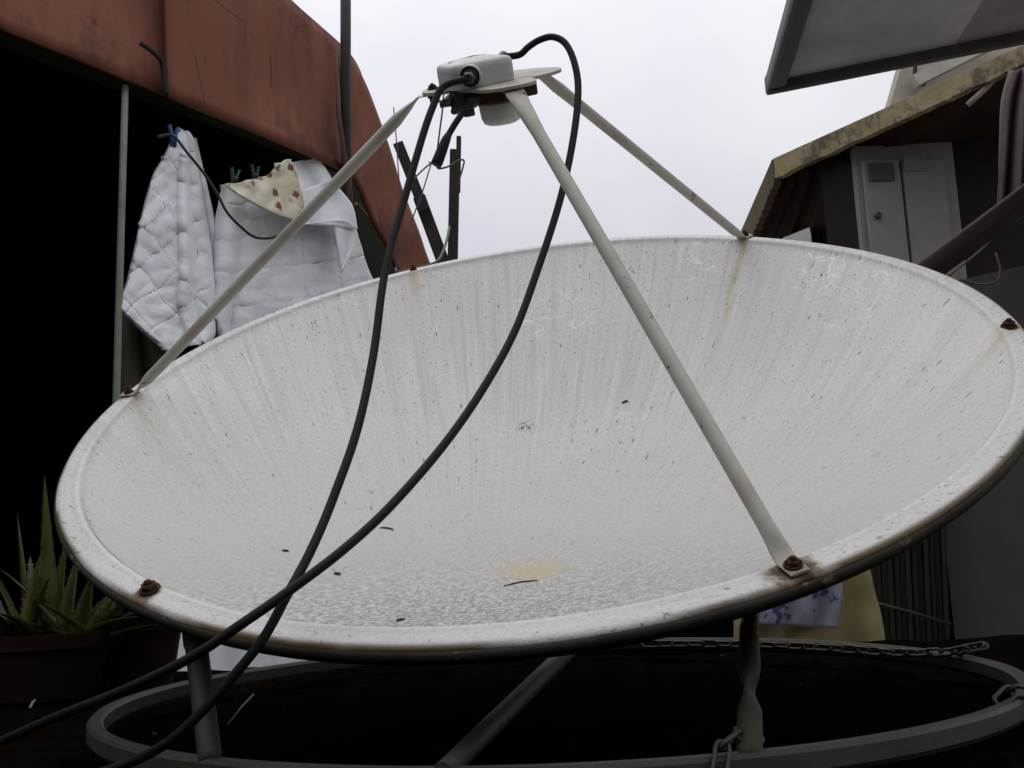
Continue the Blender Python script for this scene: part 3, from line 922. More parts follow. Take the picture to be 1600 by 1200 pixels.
def blue_print():
    g = G('white_cloth_blue_print')
    d = g.noise(g.obj, 30, 3, .6)
    c = g.mix(g.ramp(g.noise(g.obj, 8, 3), .35, .65), (.34, .34, .40), (.26, .26, .32))
    c = g.mix(g.ramp(d, .55, .63), c, (.075, .065, .17))
    g.bump(g.noise(g.obj, 30, 3), .25, .008)
    return g.done(c, .9, 0, .15)
o = sheet([(1148, 780), (1147, 900), (1146, 1060)], [(1330, 780), (1362, 900), (1388, 1060)], 40, 30, 2.15,
          lambda u, v, px, py: .015 * math.sin(u * 13 + v * 2) + .01 * pnoise(Vector((px * .02, py * .02, 0))), M_BEIGE, 'beige_cloth', .01)
tag(o, 'beige canvas cloth hanging beyond the ring under the dish', 'cloth')
o = sheet([(1180, 800), (1184, 900), (1186, 975)], [(1296, 800), (1318, 890), (1306, 982)], 40, 30, 2.10,
          lambda u, v, px, py: .01 * math.sin(u * 17 + v * 5) + .008 * pnoise(Vector((px * .03, py * .03, 0))), blue_print(), 'printed_cloth', .004)
tag(o, 'white cloth with blotchy blue print lying over the beige canvas', 'cloth')

# brown diagonal pipe, hanging drapes, looped wire
pipe = MB(); pipe.tube([at(1010, 742, 2.2), at(1360, 487, 2.05), at(1465, 412, 2.02), at(1540, 357, 2.0), at(1600, 312, 1.98), at(1720, 222, 1.95)], .0255, 16)
tag(pipe.build('pipe', weathered('brown_pipe', (.036, .021, .017), (.016, .010, .009), .6, 12, .6, .1)), 'thick brown pipe slanting up to the right behind the dish rim', 'pipe')
wire('wire', [at(1482, 432, 2.1), at(1515, 405, 2.12), at(1545, 378, 2.14), at(1580, 330, 2.16)], .0022, weathered('pale_wire', (.16, .13, .11), (.08, .06, .05), .5, 30), 'pale thin wire following the underside of the brown pipe')
wire('wire', [at(1500, 436, 2.2), at(1530, 444, 2.2), at(1556, 440, 2.2), at(1563, 425, 2.2), at(1556, 395, 2.2)], .002, weathered('ochre_wire', (.20, .14, .05), (.08, .06, .05), .5, 30), 'ochre wire looping under the brown pipe on the wall')
M_DRAPE = weathered('grey_brown_drape', (.155, .125, .12), (.09, .07, .07), .5, 8, .9, .2, None, .1)
o = sheet([(1578, 112), (1566, 160), (1563, 230), (1557, 330)], [(1660, 90), (1655, 160), (1650, 230), (1650, 330)], 40, 30, 2.46,
          lambda u, v, px, py: .035 * math.sin(u * 21 + v * 1.5), M_DRAPE, 'drape', .004)
tag(o, 'grey-brown gathered drape hanging beside the hut at the right edge', 'drape')
b = MB(); b.tube([at(1512, 164, 2.62), at(1534, 144, 2.60), at(1553, 124, 2.58)], .008, 8)
tag(b.build('strip_lamp_tube', weathered('dull_tube', (.32, .3, .3), (.2, .18, .18), .5, 20)), 'short pale tube fixed under the hut eave', 'tube')

# ================================================================== the dish
dish = empty('satellite_dish', DC, 'large weathered white satellite dish on a ring stand with three feed struts', 'satellite dish', mat=DM)
LOC = Matrix.Identity(4)
def dpart(mb, name, mat, parent=None):     # mesh given in dish-local metres
    o = mb.build(name, mat, parent or dish, world=False)
    if parent: pass
    return o
def toloc(v): return DM.inverted() @ Vector(v)

prof = [(0.0005, bowl_z(0))] + [(RI * k / 56, bowl_z(RI * k / 56)) for k in range(1, 56)]
prof += [(RI - .004, bowl_z(RI - .004)), (RI, -.0035), (RI + .003, .0006), (RI + .007, .0020), (RI + .012, .0012), (RI + .017, .0001), (.978, 0.0), (.990, -.0006), (.996, -.0025), (.999, -.006), (1.0, -.010)]
back_p = [(.985, -.020), (.95, -.030)] + [(RI * k / 30 + .0, bowl_z(RI * k / 30) - .012) for k in range(29, 0, -1)] + [(.0005, bowl_z(0) - .012)]
n_ = 300
mb = MB()
vs, fs = [], []
P_ = prof + back_p
for k in range(n_):
    a = 2 * math.pi * k / n_
    for (r, z) in P_:
        wob = 1 + .0016 * pnoise(Vector((math.cos(a) * 2, math.sin(a) * 2, 0))) * (r > .5)
        zz = z + .0025 * r * pnoise(Vector((math.cos(a) * r * 2.2, math.sin(a) * r * 2.2, 5)))
        vs.append(Vector((r * wob * math.cos(a), r * wob * math.sin(a), zz)) * S)
L_ = len(P_)
for k in range(n_):
    k2 = (k + 1) % n_
    for j in range(L_ - 1):
        fs.append((k * L_ + j, k2 * L_ + j, k2 * L_ + j + 1, k * L_ + j + 1))
mb.add(vs, fs, True)
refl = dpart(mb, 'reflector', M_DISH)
# rolled steel edge under the flange
lip = [(1.0005, -.0085), (1.0045, -.012), (1.0055, -.018), (1.003, -.026), (.997, -.030), (.993, -.037), (.986, -.041), (.976, -.039), (.972, -.032), (.975, -.022), (.985, -.015)]
mb = MB()
mb.lathe([(r * S, z * S) for r, z in lip], 260, closed=True)
dpart(mb, 'rolled_edge', M_LIP)

def hexbolt(c, r, h, name, parent, axis=Vector((0, 0, 1)), washer=True):
    q = axis.to_track_quat('Z', 'Y').to_matrix().to_4x4(); q.translation = c
    mb = MB()
    if washer:
        mb.lathe([(0.0002, 0), (r * 1.35, 0), (r * 1.35, r * .3), (0.0002, r * .3)], 20, q, False)
    mb.lathe([(0.0002, r * .3), (r * 1.05, r * .3), (r * 1.05, h * .8), (r * .8, h), (0.0002, h)], 6, q, False)
    mb.lathe([(0.0002, h), (r * .5, h), (r * .45, h * 1.35), (0.0002, h * 1.4)], 12, q, True)
    o = mb.build(name, M_RUST, parent, world=False)
    return o
for k in (1, 3, 5):
    c = bolt_dir(k) * .972 * S
    if k == 1:
        hexbolt(c, .004, .006, 'rim_bolt', dish)
    else:
        hexbolt(c, 0.0062 if k == 5 else .0058, .0065, 'rim_bolt', dish)

# feed plate position
HP = .600
TUBE = .0124
def strut(k, lobe):
    bd = bolt_dir(k)
    tang = Vector((-bd.y, bd.x, 0))
    zt = HP - .008
    foot = bd * .994 + Vector((0, 0, .0035)); f1 = bd * .958 + Vector((0, 0, .0045)); f2 = bd * .944 + Vector((0, 0, .016))
    topin = lobe + Vector((0, 0, -.006))
    ends = topin + (bd * .030 + Vector((0, 0, -.001)))
    a = f2 + (ends - f2) * .012; 
    d = (ends - f2)
    def at_(t): return f2 + d * t
    pts = [foot, f1, f2, at_(.012), at_(.024), at_(.038), at_(.08), at_(.3), at_(.5), at_(.7), at_(.88), at_(.93), at_(.965), at_(.985), ends, topin - bd * .035]
    w = [(.016, .0022), (.0165, .0022), (.0165, .0035), (.0150, .0075), (.0135, .0110), (TUBE, TUBE)] + [(TUBE, TUBE)] * 5 + [(.0155, .0125), (.018, .0075), (.020, .003), (.020, .0022), (.018, .0022)]
    pts = [p * S for p in pts]; w = [(x * S, y * S) for x, y in w]
    mb = MB(); mb.tube(pts, w, 16, flat=tang)
    o = dpart(mb, 'support_strut', M_STRUT)
    hexbolt((bd * .976 + Vector((0, 0, .006))) * S, .0050 if k == 4 else .0042, .0052, 'strut_bolt', o)
    if k == 0: hexbolt((lobe + Vector((0, 0, .004))) * S, .0040, .0040, 'strut_bolt', o, washer=True)
    hexbolt((lobe + Vector((0, 0, -.010)) ) * S, .0048, .007, 'strut_nut', o, axis=Vector((0, 0, -1)))
    return o
PC = Vector((0, 0, HP))
lobes = {}
for k, rr in ((0, .118), (2, .128), (4, .100)):
    lobes[k] = PC + bolt_dir(k) * rr
for k in (0, 2, 4): strut(k, lobes[k])

# mounting plate: three rounded lobes
mb = MB()
outl = []
for i in range(120):
    a = 2 * math.pi * i / 120
    d = Vector((math.cos(a), math.sin(a), 0))
    r = .085
    for k in (0, 2, 4):
        c = bolt_dir(k); ang = max(-1, min(1, d.dot(c)))
        th = math.acos(ang)
        r = max(r, .085 + (.075 if k == 2 else .052) * math.exp(-(th / (.95 if k == 2 else .62)) ** 4))
    outl.append(d * r)
vs = [(p + PC + Vector((0, 0, -.003))) * S for p in outl] + [(p + PC + Vector((0, 0, .003))) * S for p in outl]
n_ = 120
mb.add(vs, [tuple(reversed(range(n_))), tuple(range(n_, 2 * n_))] + [(i, (i + 1) % n_, n_ + (i + 1) % n_, n_ + i) for i in range(n_)])
plate = dpart(mb, 'mounting_plate', M_PLATE)

# LNB body on top of the plate: rounded box, its long side across the view
vx = Vector((RIGHT.dot(DX), RIGHT.dot(DY), 0)).normalized()      # picture-right in the dish plane
rotz = R(24)
vy = Vector((-vx.y, vx.x, 0))
ax = (vx * math.cos(rotz) + vy * math.sin(rotz)); ay = Vector((-ax.y, ax.x, 0))
LC = PC + vx * -.026 + vy * -.012
def lb(x, y, z): return (LC + ax * x + ay * y + Vector((0, 0, z))) * S
def rbox(mb, hx, hy, z0, z1, rc, crown=.006, seg=7, top_in=.010):
    ring = []
    for cx, cy, a0 in ((hx - rc, hy - rc, 0), (-hx + rc, hy - rc, 90), (-hx + rc, -hy + rc, 180), (hx - rc, -hy + rc, 270)):
        for i in range(seg + 1):
            a = R(a0 + 90 * i / seg)
            ring.append((cx + rc * math.cos(a), cy + rc * math.sin(a)))
    lev = [(1, z0), (1, z0 + (z1 - z0) * .70), (1 - top_in * .1 / hx, z1 - .006), (1 - top_in * .5 / hx, z1 - .0015), (1 - top_in / hx, z1), (.5, z1 + crown * .8), (.02, z1 + crown)]
    vs, fs = [], []
    n = len(ring)
    for s, z in lev:
        for (x, y) in ring: vs.append(lb(x * s, y * s, z))
    for l in range(len(lev) - 1):
        for i in range(n): fs.append((l * n + i, l * n + (i + 1) % n, (l + 1) * n + (i + 1) % n, (l + 1) * n + i))
    fs.append(tuple(reversed(range(n))))
    fs.append(tuple((len(lev) - 1) * n + i for i in range(n)))
    mb.add(vs, fs, True)
mb = MB(); rbox(mb, .066, .050, .004, .050, .018)
lnb = dpart(mb, 'lnb_housing', M_LNB)
lnb['label'] = 'grey rounded converter housing'
md = lnb.modifiers.new('b', 'EDGE_SPLIT'); md.split_angle = R(50)
mb = MB(); mb.tube([lb(-.05, 0.004, .0515), lb(0, .008, .0562), lb(.03, .010, .0540)], [(.0014 * S, .0016 * S)] * 3, 6, flat=Vector((0, 0, 1))); mb.build('seam_ridge', M_BLACKMETAL, lnb, world=False)
# connectors on the near-left face
c1 = lb(-.030, -.050, .026); dirc = (-ay * .85 - ax * .45).normalized()
mb = MB(); mb.tube([c1 - dirc * .004, c1 + dirc * .006, c1 + dirc * .0065, c1 + dirc * .010], [.0092, .0092, .0075, .0072], 16)
soc = mb.build('cable_socket', M_BLACKMETAL, lnb, world=False)
mb = MB(); mb.lathe([(.0095, -.004), (.0108, -.004), (.0108, .008), (.0095, .008)], 24, Matrix.Translation(c1) @ dirc.to_track_quat('Z', 'Y').to_matrix().to_4x4(), True, True)
mb.build('socket_collar', M_LNB, lnb, world=False)
mb = MB(); mb.tube([c1 + dirc * .008, c1 + dirc * .014, c1 + dirc * .026], [.0062, .0062, .0052], 6)
mb.build('plug', M_BLACKMETAL, lnb, world=False)
# second connector on the far side
c2 = lb(.060, .024, .030); dirc2 = (ay * .35 + ax * .75 + Vector((0, 0, .45))).normalized()
mb = MB(); mb.tube([c2 - dirc2 * .004, c2 + dirc2 * .014], [.0062, .0058], 12); mb.build('cable_socket', M_BLACKMETAL, lnb, world=False)

# feed horn below the plate
mb = MB()
FO = PC + vx * .012
def fl(r, z): return (r * S, (HP + z) * S)
Mf = Matrix.Translation(Vector((FO.x * S, FO.y * S, 0)))
mb.lathe([fl(.0005, -.004), fl(.062, -.004), fl(.064, -.010), fl(.064, -.030), fl(.060, -.034), fl(.0005, -.034)], 36, Mf, False)
horn = dpart(mb, 'feed_horn', M_RUST)
mb = MB(); mb.lathe([fl(.0005, -.033), fl(.041, -.033), fl(.042, -.040), fl(.040, -.066), fl(.036, -.076), fl(.028, -.080), fl(.0005, -.081)], 36, Mf, True)
dpart(mb, 'horn_cap', M_CAP)
# clamp block with screws under the plate, left of the horn
mb = MB()
cb = (PC + vx * -.058 + vy * -.045 + Vector((0, 0, -.020))) * S
Mx = Matrix((ax, ay, Vector((0, 0, 1)))).transposed()
mb.box(cb, (.020, .016, .017), Mx); mb.box(cb + Vector((0, 0, -.011)) + vx * .004, (.011, .011, .009), Mx)
bevel(dpart(mb, 'clamp_block', M_BLACKMETAL), .0015)
mb = MB(); mb.tube([cb - vx * .022, cb - vx * .009], .0038, 10); mb.tube([cb + vx * .008 - vy * .01, cb + vx * .016 - vy * .014], .004, 8); dpart(mb, 'clamp_screw', M_BLACKMETAL)
for dx_, dy_, dz_, r_ in ((-.082, -.062, -.012, .0042), (-.070, -.052, -.034, .0048), (-.036, -.058, -.026, .0050)):
    mb = MB(); q_ = (PC + vx * dx_ + vy * dy_ + Vector((0, 0, dz_))) * S
    mb.tube([q_ + vy * .006, q_, q_ - vy * .004, q_ - vy * .010 - vx * .003], [r_, r_, r_ * .75, r_ * .7], 8)
    dpart(mb, 'spare_connector', M_BLACKMETAL)
mb = MB(); p_ = (PC + vx * .070 + vy * -.01 + Vector((0, 0, -.018))) * S
mb.box(p_, (.014, .022, .014), Mx); bevel(dpart(mb, 'clamp_block', M_RUST), .002)

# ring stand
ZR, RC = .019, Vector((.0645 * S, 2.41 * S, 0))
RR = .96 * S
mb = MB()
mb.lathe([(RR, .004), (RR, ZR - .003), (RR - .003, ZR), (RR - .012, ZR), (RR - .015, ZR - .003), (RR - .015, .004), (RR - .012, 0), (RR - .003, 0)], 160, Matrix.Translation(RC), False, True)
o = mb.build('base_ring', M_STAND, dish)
PINV[dish.name] = DM.inverted()
def onring(px, py):
    g_ = at_z(px, py, ZR); v_ = g_ - RC; v_.z = 0
    return RC + v_.normalized() * (RR - .0075) + Vector((0, 0, ZR - .004))
def underdish(p, q=None):
    """lift from p straight up to the back of the bowl"""
    Mi = DM.inverted()
    z = p.z
    while z < 1:
        l = (Mi @ Vector((p.x, p.y, z))) / S
        rr = math.hypot(l.x, l.y)
        if rr < .965 and l.z > bowl_z(min(rr, RI)) - .014 - (.03 if rr > RI else 0): return Vector((p.x, p.y, z))
        z += .001
    return Vector((p.x, p.y, .1))
# left leg
f1 = onring(310, 1188); t1 = at(304, 985, f1.y + .05)
def leg(foot, top, wid, flatdir, pinch=None, tw=0):
    pts, ws, fl_ = [], [], []
    n = 28
    for i in range(n + 1):
        t = i / n
        pts.append(foot.lerp(top, t))
        w, h = wid, wid * .8
        k = 1.0
        if pinch is not None:
            k = min(1, (abs(t - pinch) / .17) ** .8 + .18)
        e = min(1, (1 - t) / .16 + .15)
        e0 = min(1, t / .08 + .45)
        ws.append((w * k * (1.0 if e == 1 else 1.12), h * max(.22, e * e0) * (1 if pinch is None else (1.15 - .35 * k))))
        a = tw * t
        fl_.append((flatdir * math.cos(a) + flatdir.cross(Vector((0, 0, 1))) * math.sin(a)))
    mb = MB(); mb.tube(pts, ws, 16, flat=fl_)
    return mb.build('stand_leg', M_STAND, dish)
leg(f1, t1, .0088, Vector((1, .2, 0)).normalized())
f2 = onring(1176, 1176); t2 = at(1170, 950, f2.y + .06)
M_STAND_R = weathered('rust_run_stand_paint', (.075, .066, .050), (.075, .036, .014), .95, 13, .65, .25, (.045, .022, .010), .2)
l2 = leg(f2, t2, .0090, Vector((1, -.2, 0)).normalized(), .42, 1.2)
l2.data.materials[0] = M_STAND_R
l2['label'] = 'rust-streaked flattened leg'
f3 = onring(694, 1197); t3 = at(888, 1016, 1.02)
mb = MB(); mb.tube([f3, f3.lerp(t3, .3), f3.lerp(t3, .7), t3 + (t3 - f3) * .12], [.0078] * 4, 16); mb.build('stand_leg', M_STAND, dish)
# back wire bracket lying on the far rim
rb = bolt_dir(1)
b = MB()
bw = [at(618, 420, 1.585), at(622, 425, 1.58), at(640, 421, 1.58), at(665, 415, 1.59), at(682, 409, 1.60), at(690, 398, 1.62), at(698, 375, 1.66), at(702, 355, 1.7)]
b.tube(smooth(bw, 4), .0022, 6)
tag(b.build('wire', M_WIRE), 'bent dark wire resting on the far rim of the dish', 'wire')

# ================================================================== cables
ldish = DM
pA = DM @ (c1 + dirc * .024)
YA = pA.y
def cable(pts, r, name, mat, label, per=8):
    P3 = smooth(pts, per)
    for i, p in enumerate(P3):
        P3[i] = p + Vector((.0012 * pnoise(p * 9), 0, .0012 * pnoise(p * 9 + Vector((5, 0, 0)))))
    b = MB(); b.tube(P3, r, 12)
    return tag(b.build(name, mat), label, 'cable', 'coaxial cables from the feed')
def droop(p0, px, y_end):
    """hang a cable through picture points, its distance easing from the socket to y_end, then staying there"""
    out = [p0]
    n = len(px)
    for i, (x, y, t) in enumerate(px):
        out.append(at(x, y, p0.y + (y_end - p0.y) * t))
    return out
cable(droop(pA, [(694, 136, .02), (678, 165, .04), (658, 222, .08), (628, 325, .16), (601, 430, .28), (583, 560, .44), (560, 670, .60), (522, 775, .76), (486, 860, .89), (450, 930, 1.0),
       (415, 995, 1.06), (372, 1050, 1.08), (318, 1110, 1.08), (262, 1160, 1.06), (190, 1196, 1.0), (90, 1225, .9)], .735),
      .0034, 'coaxial_cable', M_CABLE, 'black coaxial cable dropping straight from the front socket of the converter')
pB = DM @ (c2 + dirc2 * .012)
cable(droop(pB, [(812, 85, .0), (826, 73, .005), (843, 62, .01), (864, 57, .03), (884, 68, .05), (898, 100, .08), (903, 145, .11), (894, 220, .17), (872, 320, .26),
       (841, 420, .36), (803, 520, .47), (752, 612, .59), (690, 700, .72), (610, 790, .85), (530, 864, .95), (450, 926, 1.02), (380, 975, 1.06), (300, 1028, 1.06), (200, 1076, 1.0), (80, 1124, .9), (-60, 1185, .75)], .73),
      .0034, 'coaxial_cable', M_CABLE, 'black coaxial cable looping high over the converter before crossing the bowl')
# loose lead hanging behind the feed, with its thick end
p0 = at(733, 150, 1.12)
ld = empty('loose_lead', p0, 'short black cable end dangling loose under the converter', 'cable')
b = MB(); b.tube(smooth([p0, at(725, 172, 1.12), at(712, 192, 1.12), at(700, 212, 1.12)], 5), .0036, 10); b.build('lead', M_CABLE, ld)
b = MB(); b.tube([at(702, 208, 1.12), at(697, 218, 1.12), at(690, 236, 1.12), at(683, 254, 1.12), at(681, 258, 1.12)], [.0036, .0052, .0062, .0066, .0062], 12); b.build('boot', M_CABLE, ld)
wire('wire', [at(693, 148, 1.13), at(691, 175, 1.13), at(687, 205, 1.13), at(683, 240, 1.13), at(683, 261, 1.13), at(690, 263, 1.13), at(703, 259, 1.13), at(716, 251, 1.13), at(725, 251, 1.13), at(722, 266, 1.13), at(716, 285, 1.13)], .0011, M_WIRE, 'thin hooked wire hanging from the converter bracket')

# ================================================================== chains on the ring
def link_mesh():
    pts = []
    L, r = .0082, .0050
    for i in range(12): a = R(-90 + 180 * i / 11); pts.append(Vector((L + r * math.cos(a), r * math.sin(a), 0)))
    for i in range(12): a = R(90 + 180 * i / 11); pts.append(Vector((-L + r * math.cos(a), r * math.sin(a), 0)))
    vs, fs = [], []
    n, k = len(pts), 8
    for i, p in enumerate(pts):
        t = (pts[(i + 1) % n] - pts[i - 1]).normalized(); s = Vector((-t.y, t.x, 0))
        for j in range(k):
            a = 2 * math.pi * j / k
            vs.append(p + s * (.0018 * math.cos(a)) + Vector((0, 0, .0018 * math.sin(a))))
    for i in range(n):
        for j in range(k): fs.append((i * k + j, i * k + (j + 1) % k, ((i + 1) % n) * k + (j + 1) % k, ((i + 1) % n) * k + j))
    me = bpy.data.meshes.new('chain_link'); me.from_pydata(vs, [], fs); me.polygons.foreach_set('use_smooth', [True] * len(fs)); me.materials.append(M_CHAIN)
    return me
LINK = link_mesh()
def chain(pts, label, start=0):
    P3 = smooth(pts, 12)
    e = empty('chain', P3[0], label, 'chain', 'chain lengths hooked on the stand ring')
    pitch = .0226
    acc, last, i, d = 0, P3[0], 0, 0
    segs = [(P3[j], P3[j + 1]) for j in range(len(P3) - 1)]
    dist = [0]
    for a, c in segs: dist.append(dist[-1] + (c - a).length)
    def pos(s):
        for j, (a, c) in enumerate(segs):
            if s <= dist[j + 1]: return a.lerp(c, (s - dist[j]) / max(1e-6, dist[j + 1] - dist[j]))
        return P3[-1]
    n = max(1, int(dist[-1] / pitch))
    for i in range(n):
        a, c = pos(i * pitch), pos((i + 1) * pitch)
        t = (c - a).normalized()
        ref = Vector((0, 0, 1)) if abs(t.z) < .9 else Vector((1, 0, 0))
        s = ref.cross(t).normalized(); u = t.cross(s)
        ang = R(45 + (90 if (i + start) % 2 else 0) + random.uniform(-14, 14))
        s2 = s * math.cos(ang) + u * math.sin(ang); u2 = t.cross(s2)
        M = Matrix((t, s2, u2)).transposed().to_4x4(); M.translation = (a + c) / 2
        o = bpy.data.objects.new('chain_link', LINK); C.objects.link(o)
        o.parent = e; o.matrix_parent_inverse = PINV[e.name]; o.matrix_world = M
        o.matrix_basis = M
    return e
def inner(px, py, z=.012, dr=.026):
    g_ = at_z(px, py, z); v_ = g_ - RC; v_.z = 0
    return RC + v_.normalized() * (RR - dr) + Vector((0, 0, z))
chain([inner(985, 1016), inner(1080, 1013), inner(1180, 1016), inner(1280, 1021), inner(1340, 1026, .014), inner(1385, 1024, .024, .016), inner(1425, 1012, .032, .008), inner(1455, 1014, .030, -.004), inner(1475, 1022, .018, -.008)],
      'long rusty chain draped along the far inside of the stand ring')
e1_ = onring(1560, 1092)
chain([e1_ + Vector((-.018, -.014, .004)), e1_ + Vector((-.004, -.004, .012)), e1_ + Vector((.016, .004, .008)), e1_ + Vector((.045, .012, -.004)), e1_ + Vector((.075, .016, -.01))], 'chain hooked over the ring at the right edge of the picture')
e2_ = onring(1135, 1180)
chain([e2_ + Vector((.030, .024, .010)), e2_ + Vector((.014, .012, .014)), e2_ + Vector((-.002, -.008, .010)), e2_ + Vector((-.007, -.016, -.006)), e2_ + Vector((-.008, -.018, -.028))], 'short chain looped over the near ring beside the right leg', 1)

# ================================================================== aloe plants
def aloe_material(name, c1_, c2_):
    g = G(name)
    n = g.noise(g.obj, 22, 4, .6)
    c = g.mix(g.ramp(n, .3, .7), c1_, c2_)
    c = g.mix(g.ramp(g.noise(g.obj, 130, 2), .63, .70, 0, .5), c, (.16, .17, .09))
    g.bump(n, .15, .005)
    return g.done(c, .45, 0, .4)
M_ALOE = aloe_material('aloe_leaf', (.052, .058, .011), (.088, .092, .022))
M_ALOE_Y = aloe_material('yellowing_aloe_leaf', (.13, .115, .03), (.15, .15, .05))
def aloe_leaf(base, az, length, lean, curve, w, mat, parent):
    n = 10
    d = Vector((math.sin(az), math.cos(az), 0)); side = Vector((math.cos(az), -math.sin(az), 0))
    pts = []
    p = Vector(base); ang = lean
    for i in range(n + 1):
        pts.append(p.copy())
        p = p + (d * math.sin(ang) + Vector((0, 0, 1)) * math.cos(ang)) * (length / n)
        ang += curve / n
    vs, fs = [], []
    for i, q in enumerate(pts):
        t = i / n
        ww = w * (1 - t ** 1.5) * (.85 + .3 * min(1, t * 4)) + .0006
        tt = (pts[min(i + 1, n)] - pts[max(i - 1, 0)]).normalized(); inn = side.cross(tt)
        th = ww * .34
        sgn = 1 if inn.dot(d) > 0 else -1
        inn = inn * sgn
        for a, b_ in ((-1, -.25), (-.5, .55), (0, .95), (.5, .55), (1, -.25), (.45, .05), (0, .12), (-.45, .05)):
            vs.append(q + side * (a * ww) + inn * (b_ * th * 1.6))
    for i in range(n):
        for j in range(8): fs.append((i * 8 + j, i * 8 + (j + 1) % 8, (i + 1) * 8 + (j + 1) % 8, (i + 1) * 8 + j))
    mb = MB().add(vs, fs, True)
    # teeth along the margins
    for i in range(1, n):
        for s in (0, 4):
            v0 = Vector(vs[i * 8 + s]); sd = side * (1 if s == 4 else -1); tt = (pts[i + 1] - pts[i]).normalized()
            mb.add([v0 - tt * .0018, v0 + tt * .0018, v0 + sd * .003 + tt * .001], [(0, 1, 2)])
    return mb.build('leaf', mat, parent)
def pot(c, r, h, label, name='plant_pot'):
    mb = MB()
    q = Matrix.Translation(c)
    mb.lathe([(.0005, .0), (r * .72, 0), (r * .93, h * .78), (r * 1.0, h * .78), (r * 1.02, h), (r * .93, h), (r * .90, h * .84), (.0005, h * .84)], 40, q, False)
    return tag(mb.build(name, M_POT), label, 'plant pot', 'pots left of the dish')
pc1 = at(75, 1066, 1.52); pc1.z = -.012
pot(pc1, .088, .088, 'dark terracotta pot holding the tall aloe at the far left')
pc2 = at(222, 1058, 1.60); pc2.z = -.012
pot(pc2, .060, .105, 'small dark pot half hidden behind the left rim of the dish')
al = empty('aloe_plant', pc1 + Vector((0, 0, .07)), 'tall spiky green aloe in the pot at the far left', 'plant')
bs = pc1 + Vector((0, 0, .072))
extra = [(random.uniform(-.07, .07), random.uniform(40, 290), random.uniform(.09, .16), random.uniform(.25, 1.15), random.uniform(.1, .6), random.uniform(.007, .010), int(random.random() < .3)) for _ in range(14)]
for (dx, az, L_l, lean, cur, w, y_) in tuple(extra) + ((.055, 100, .16, .95, .5, .010, 0), (.05, 60, .13, .7, .3, .010, 1), (-.015, 150, .15, .12, .12, .011, 0), (.045, 140, .11, .4, .3, .010, 0), (-.075, 255, .13, .15, .25, .010, 0), (-.055, 210, .11, .45, .4, .010, 0), (.065, 115, .12, 1.25, .3, .010, 0),(-.002, 200, .235, .05, .02, .0130, 0), (-.03, 250, .185, .10, .05, .011, 0), (.02, 120, .13, .22, .1, .010, 0), (-.05, 270, .16, .30, .35, .011, 0),
        (-.06, 265, .10, .5, .5, .010, 0), (.015, 80, .125, .30, .30, .011, 0), (.03, 95, .12, .55, .5, .0115, 0), (.035, 105, .145, .85, .45, .0125, 0), (.03, 120, .14, 1.1, .5, .012, 0),
        (.0, 20, .15, .12, .1, .011, 0), (-.02, 330, .13, .25, .2, .010, 0), (.04, 85, .115, .62, .2, .013, 1), (.045, 70, .10, .45, .3, .012, 1), (-.045, 180, .09, .7, .6, .010, 0), (-.07, 300, .14, .35, .2, .010, 0), (.01, 170, .085, .8, .6, .011, 0), (-.035, 240, .12, .2, .3, .009, 0)):
    aloe_leaf(bs + Vector((dx, random.uniform(-.02, .02), 0)), R(az), L_l, lean, cur, w * 1.35, M_ALOE_Y if y_ else M_ALOE, al)

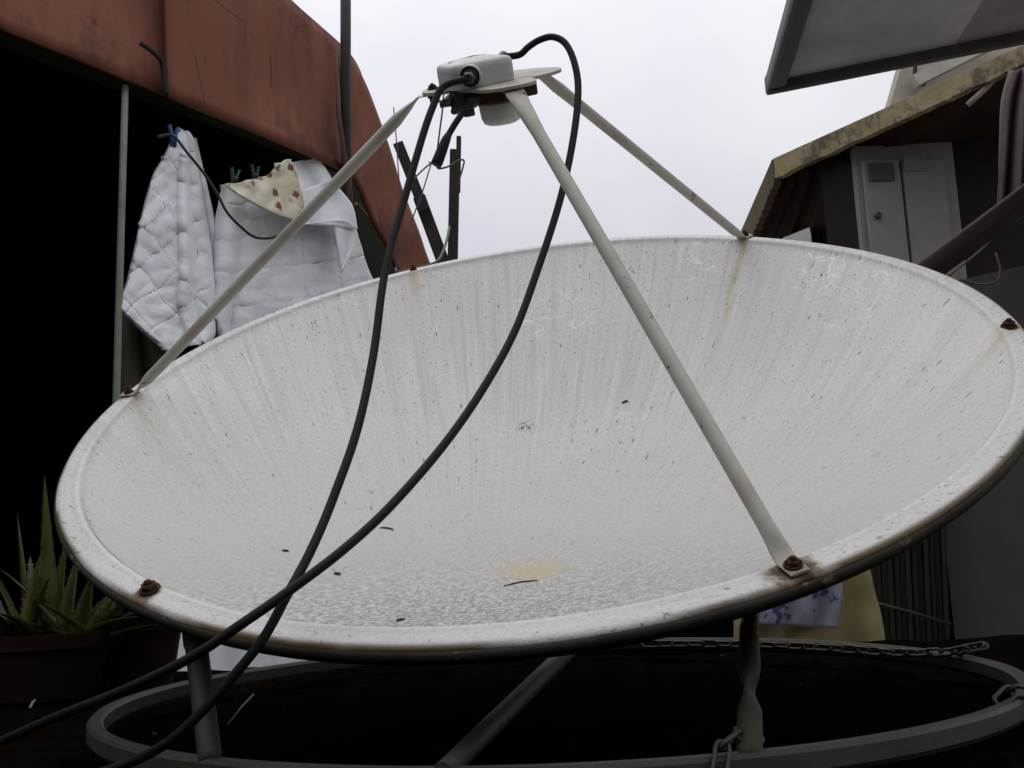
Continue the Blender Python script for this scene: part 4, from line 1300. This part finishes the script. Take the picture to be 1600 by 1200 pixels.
# ================================================================== small litter
M_TWIG = weathered('dry_twig', (.055, .042, .03), (.10, .075, .05), .5, 90, .9, .3)
for (px, py, ln_, an, r, lab) in ((605, 827, .0075, -10, .0011, 'dark bit of twig lying in the bowl right of the crossing cables'),
                              (527, 898, .0032, 0, .0013, 'tiny dark seed in the bowl between the cable and the near rim'),
                              (446, 862, .0032, 20, .0012, 'tiny dark seed in the bowl left of the dropping cable'),
                              (977, 629, .0042, 15, .0015, 'dark fleck caught high in the middle of the bowl'),
                              (815, 912, .016, 18, .0009, 'thin curved twig below the ochre stain near the low point of the bowl'),
                              (626, 970, .006, 70, .0010, 'brown scrap of stalk beside the near flange of the bowl')):
    q = hit_bowl(px, py); w0 = DM @ (q * S)
    nv = (DM.to_3x3() @ Vector((-q.x * 2 * DEPTH / RI ** 2, -q.y * 2 * DEPTH / RI ** 2, 1))).normalized()
    tx = (RIGHT - nv * RIGHT.dot(nv)).normalized(); ty = nv.cross(tx)
    dv = tx * math.cos(R(an)) + ty * math.sin(R(an)); sd_ = nv.cross(dv)
    w0 = w0 + nv * r * .8
    b = MB(); b.tube(smooth([w0 - dv * ln_, w0 + sd_ * ln_ * .18, w0 + dv * ln_ * .9 - sd_ * ln_ * .1], 4), [r * (.6 + .5 * math.sin(t / 8 * 3)) for t in range(9)], 6)
    tag(b.build('twig', M_TWIG), lab, 'twig', 'bits of litter in the bowl')
# pale straw inside the ring, green leaf on the soil
b = MB(); b.tube([at_z(356, 1132, .006), at_z(376, 1106, .012), at_z(396, 1085, .010)], .0011, 6)
tag(b.build('straw', weathered('pale_straw', (.13, .12, .08), (.08, .07, .045), .4, 60)), 'single pale straw lying on the dark soil inside the ring', 'straw')
g_ = at_z(46, 1112, 0)
b = MB(); b.add([g_ + Vector(v_) for v_ in ((-.001, 0, .004), (.0015, .001, .004), (.003, .006, .010), (.002, .012, .013), (-.001, .007, .010))], [(0, 1, 2, 3, 4)])
tag(solid(b.build('leaf', M_ALOE_Y), .001), 'small fallen green leaf on the soil at the lower left', 'leaf')
# leaf litter in the ring: uncountable
mb = MB()
for i in range(220):
    a, r_ = random.uniform(0, 6.283), RR * math.sqrt(random.random()) * .95
    c = RC + Vector((r_ * math.cos(a), r_ * math.sin(a), random.uniform(-.012, .004)))
    s_ = random.uniform(.003, .011)
    d = Vector((random.gauss(0, 1), random.gauss(0, 1), random.gauss(0, .35))).normalized() * s_
    e = d.cross(Vector((random.gauss(0, .4), random.gauss(0, .4), 1))).normalized() * s_ * .4
    mb.add([c - d, c + e, c + d, c - e], [(0, 1, 2, 3)])
g = G('dead_leaves')
c = g.mix(g.ramp(g.noise(g.obj, 35, 2), .40, .62), (.0026, .002, .0016), (.006, .0065, .0035))
c = g.mix(g.ramp(g.noise(g.obj, 90, 1), .66, .72), c, (.045, .042, .035))
tag(mb.build('leaf_litter', g.done(c, 1.0, 0, 0)), 'dead leaves and moss scattered over the soil inside the ring', 'leaf litter', kind='stuff')
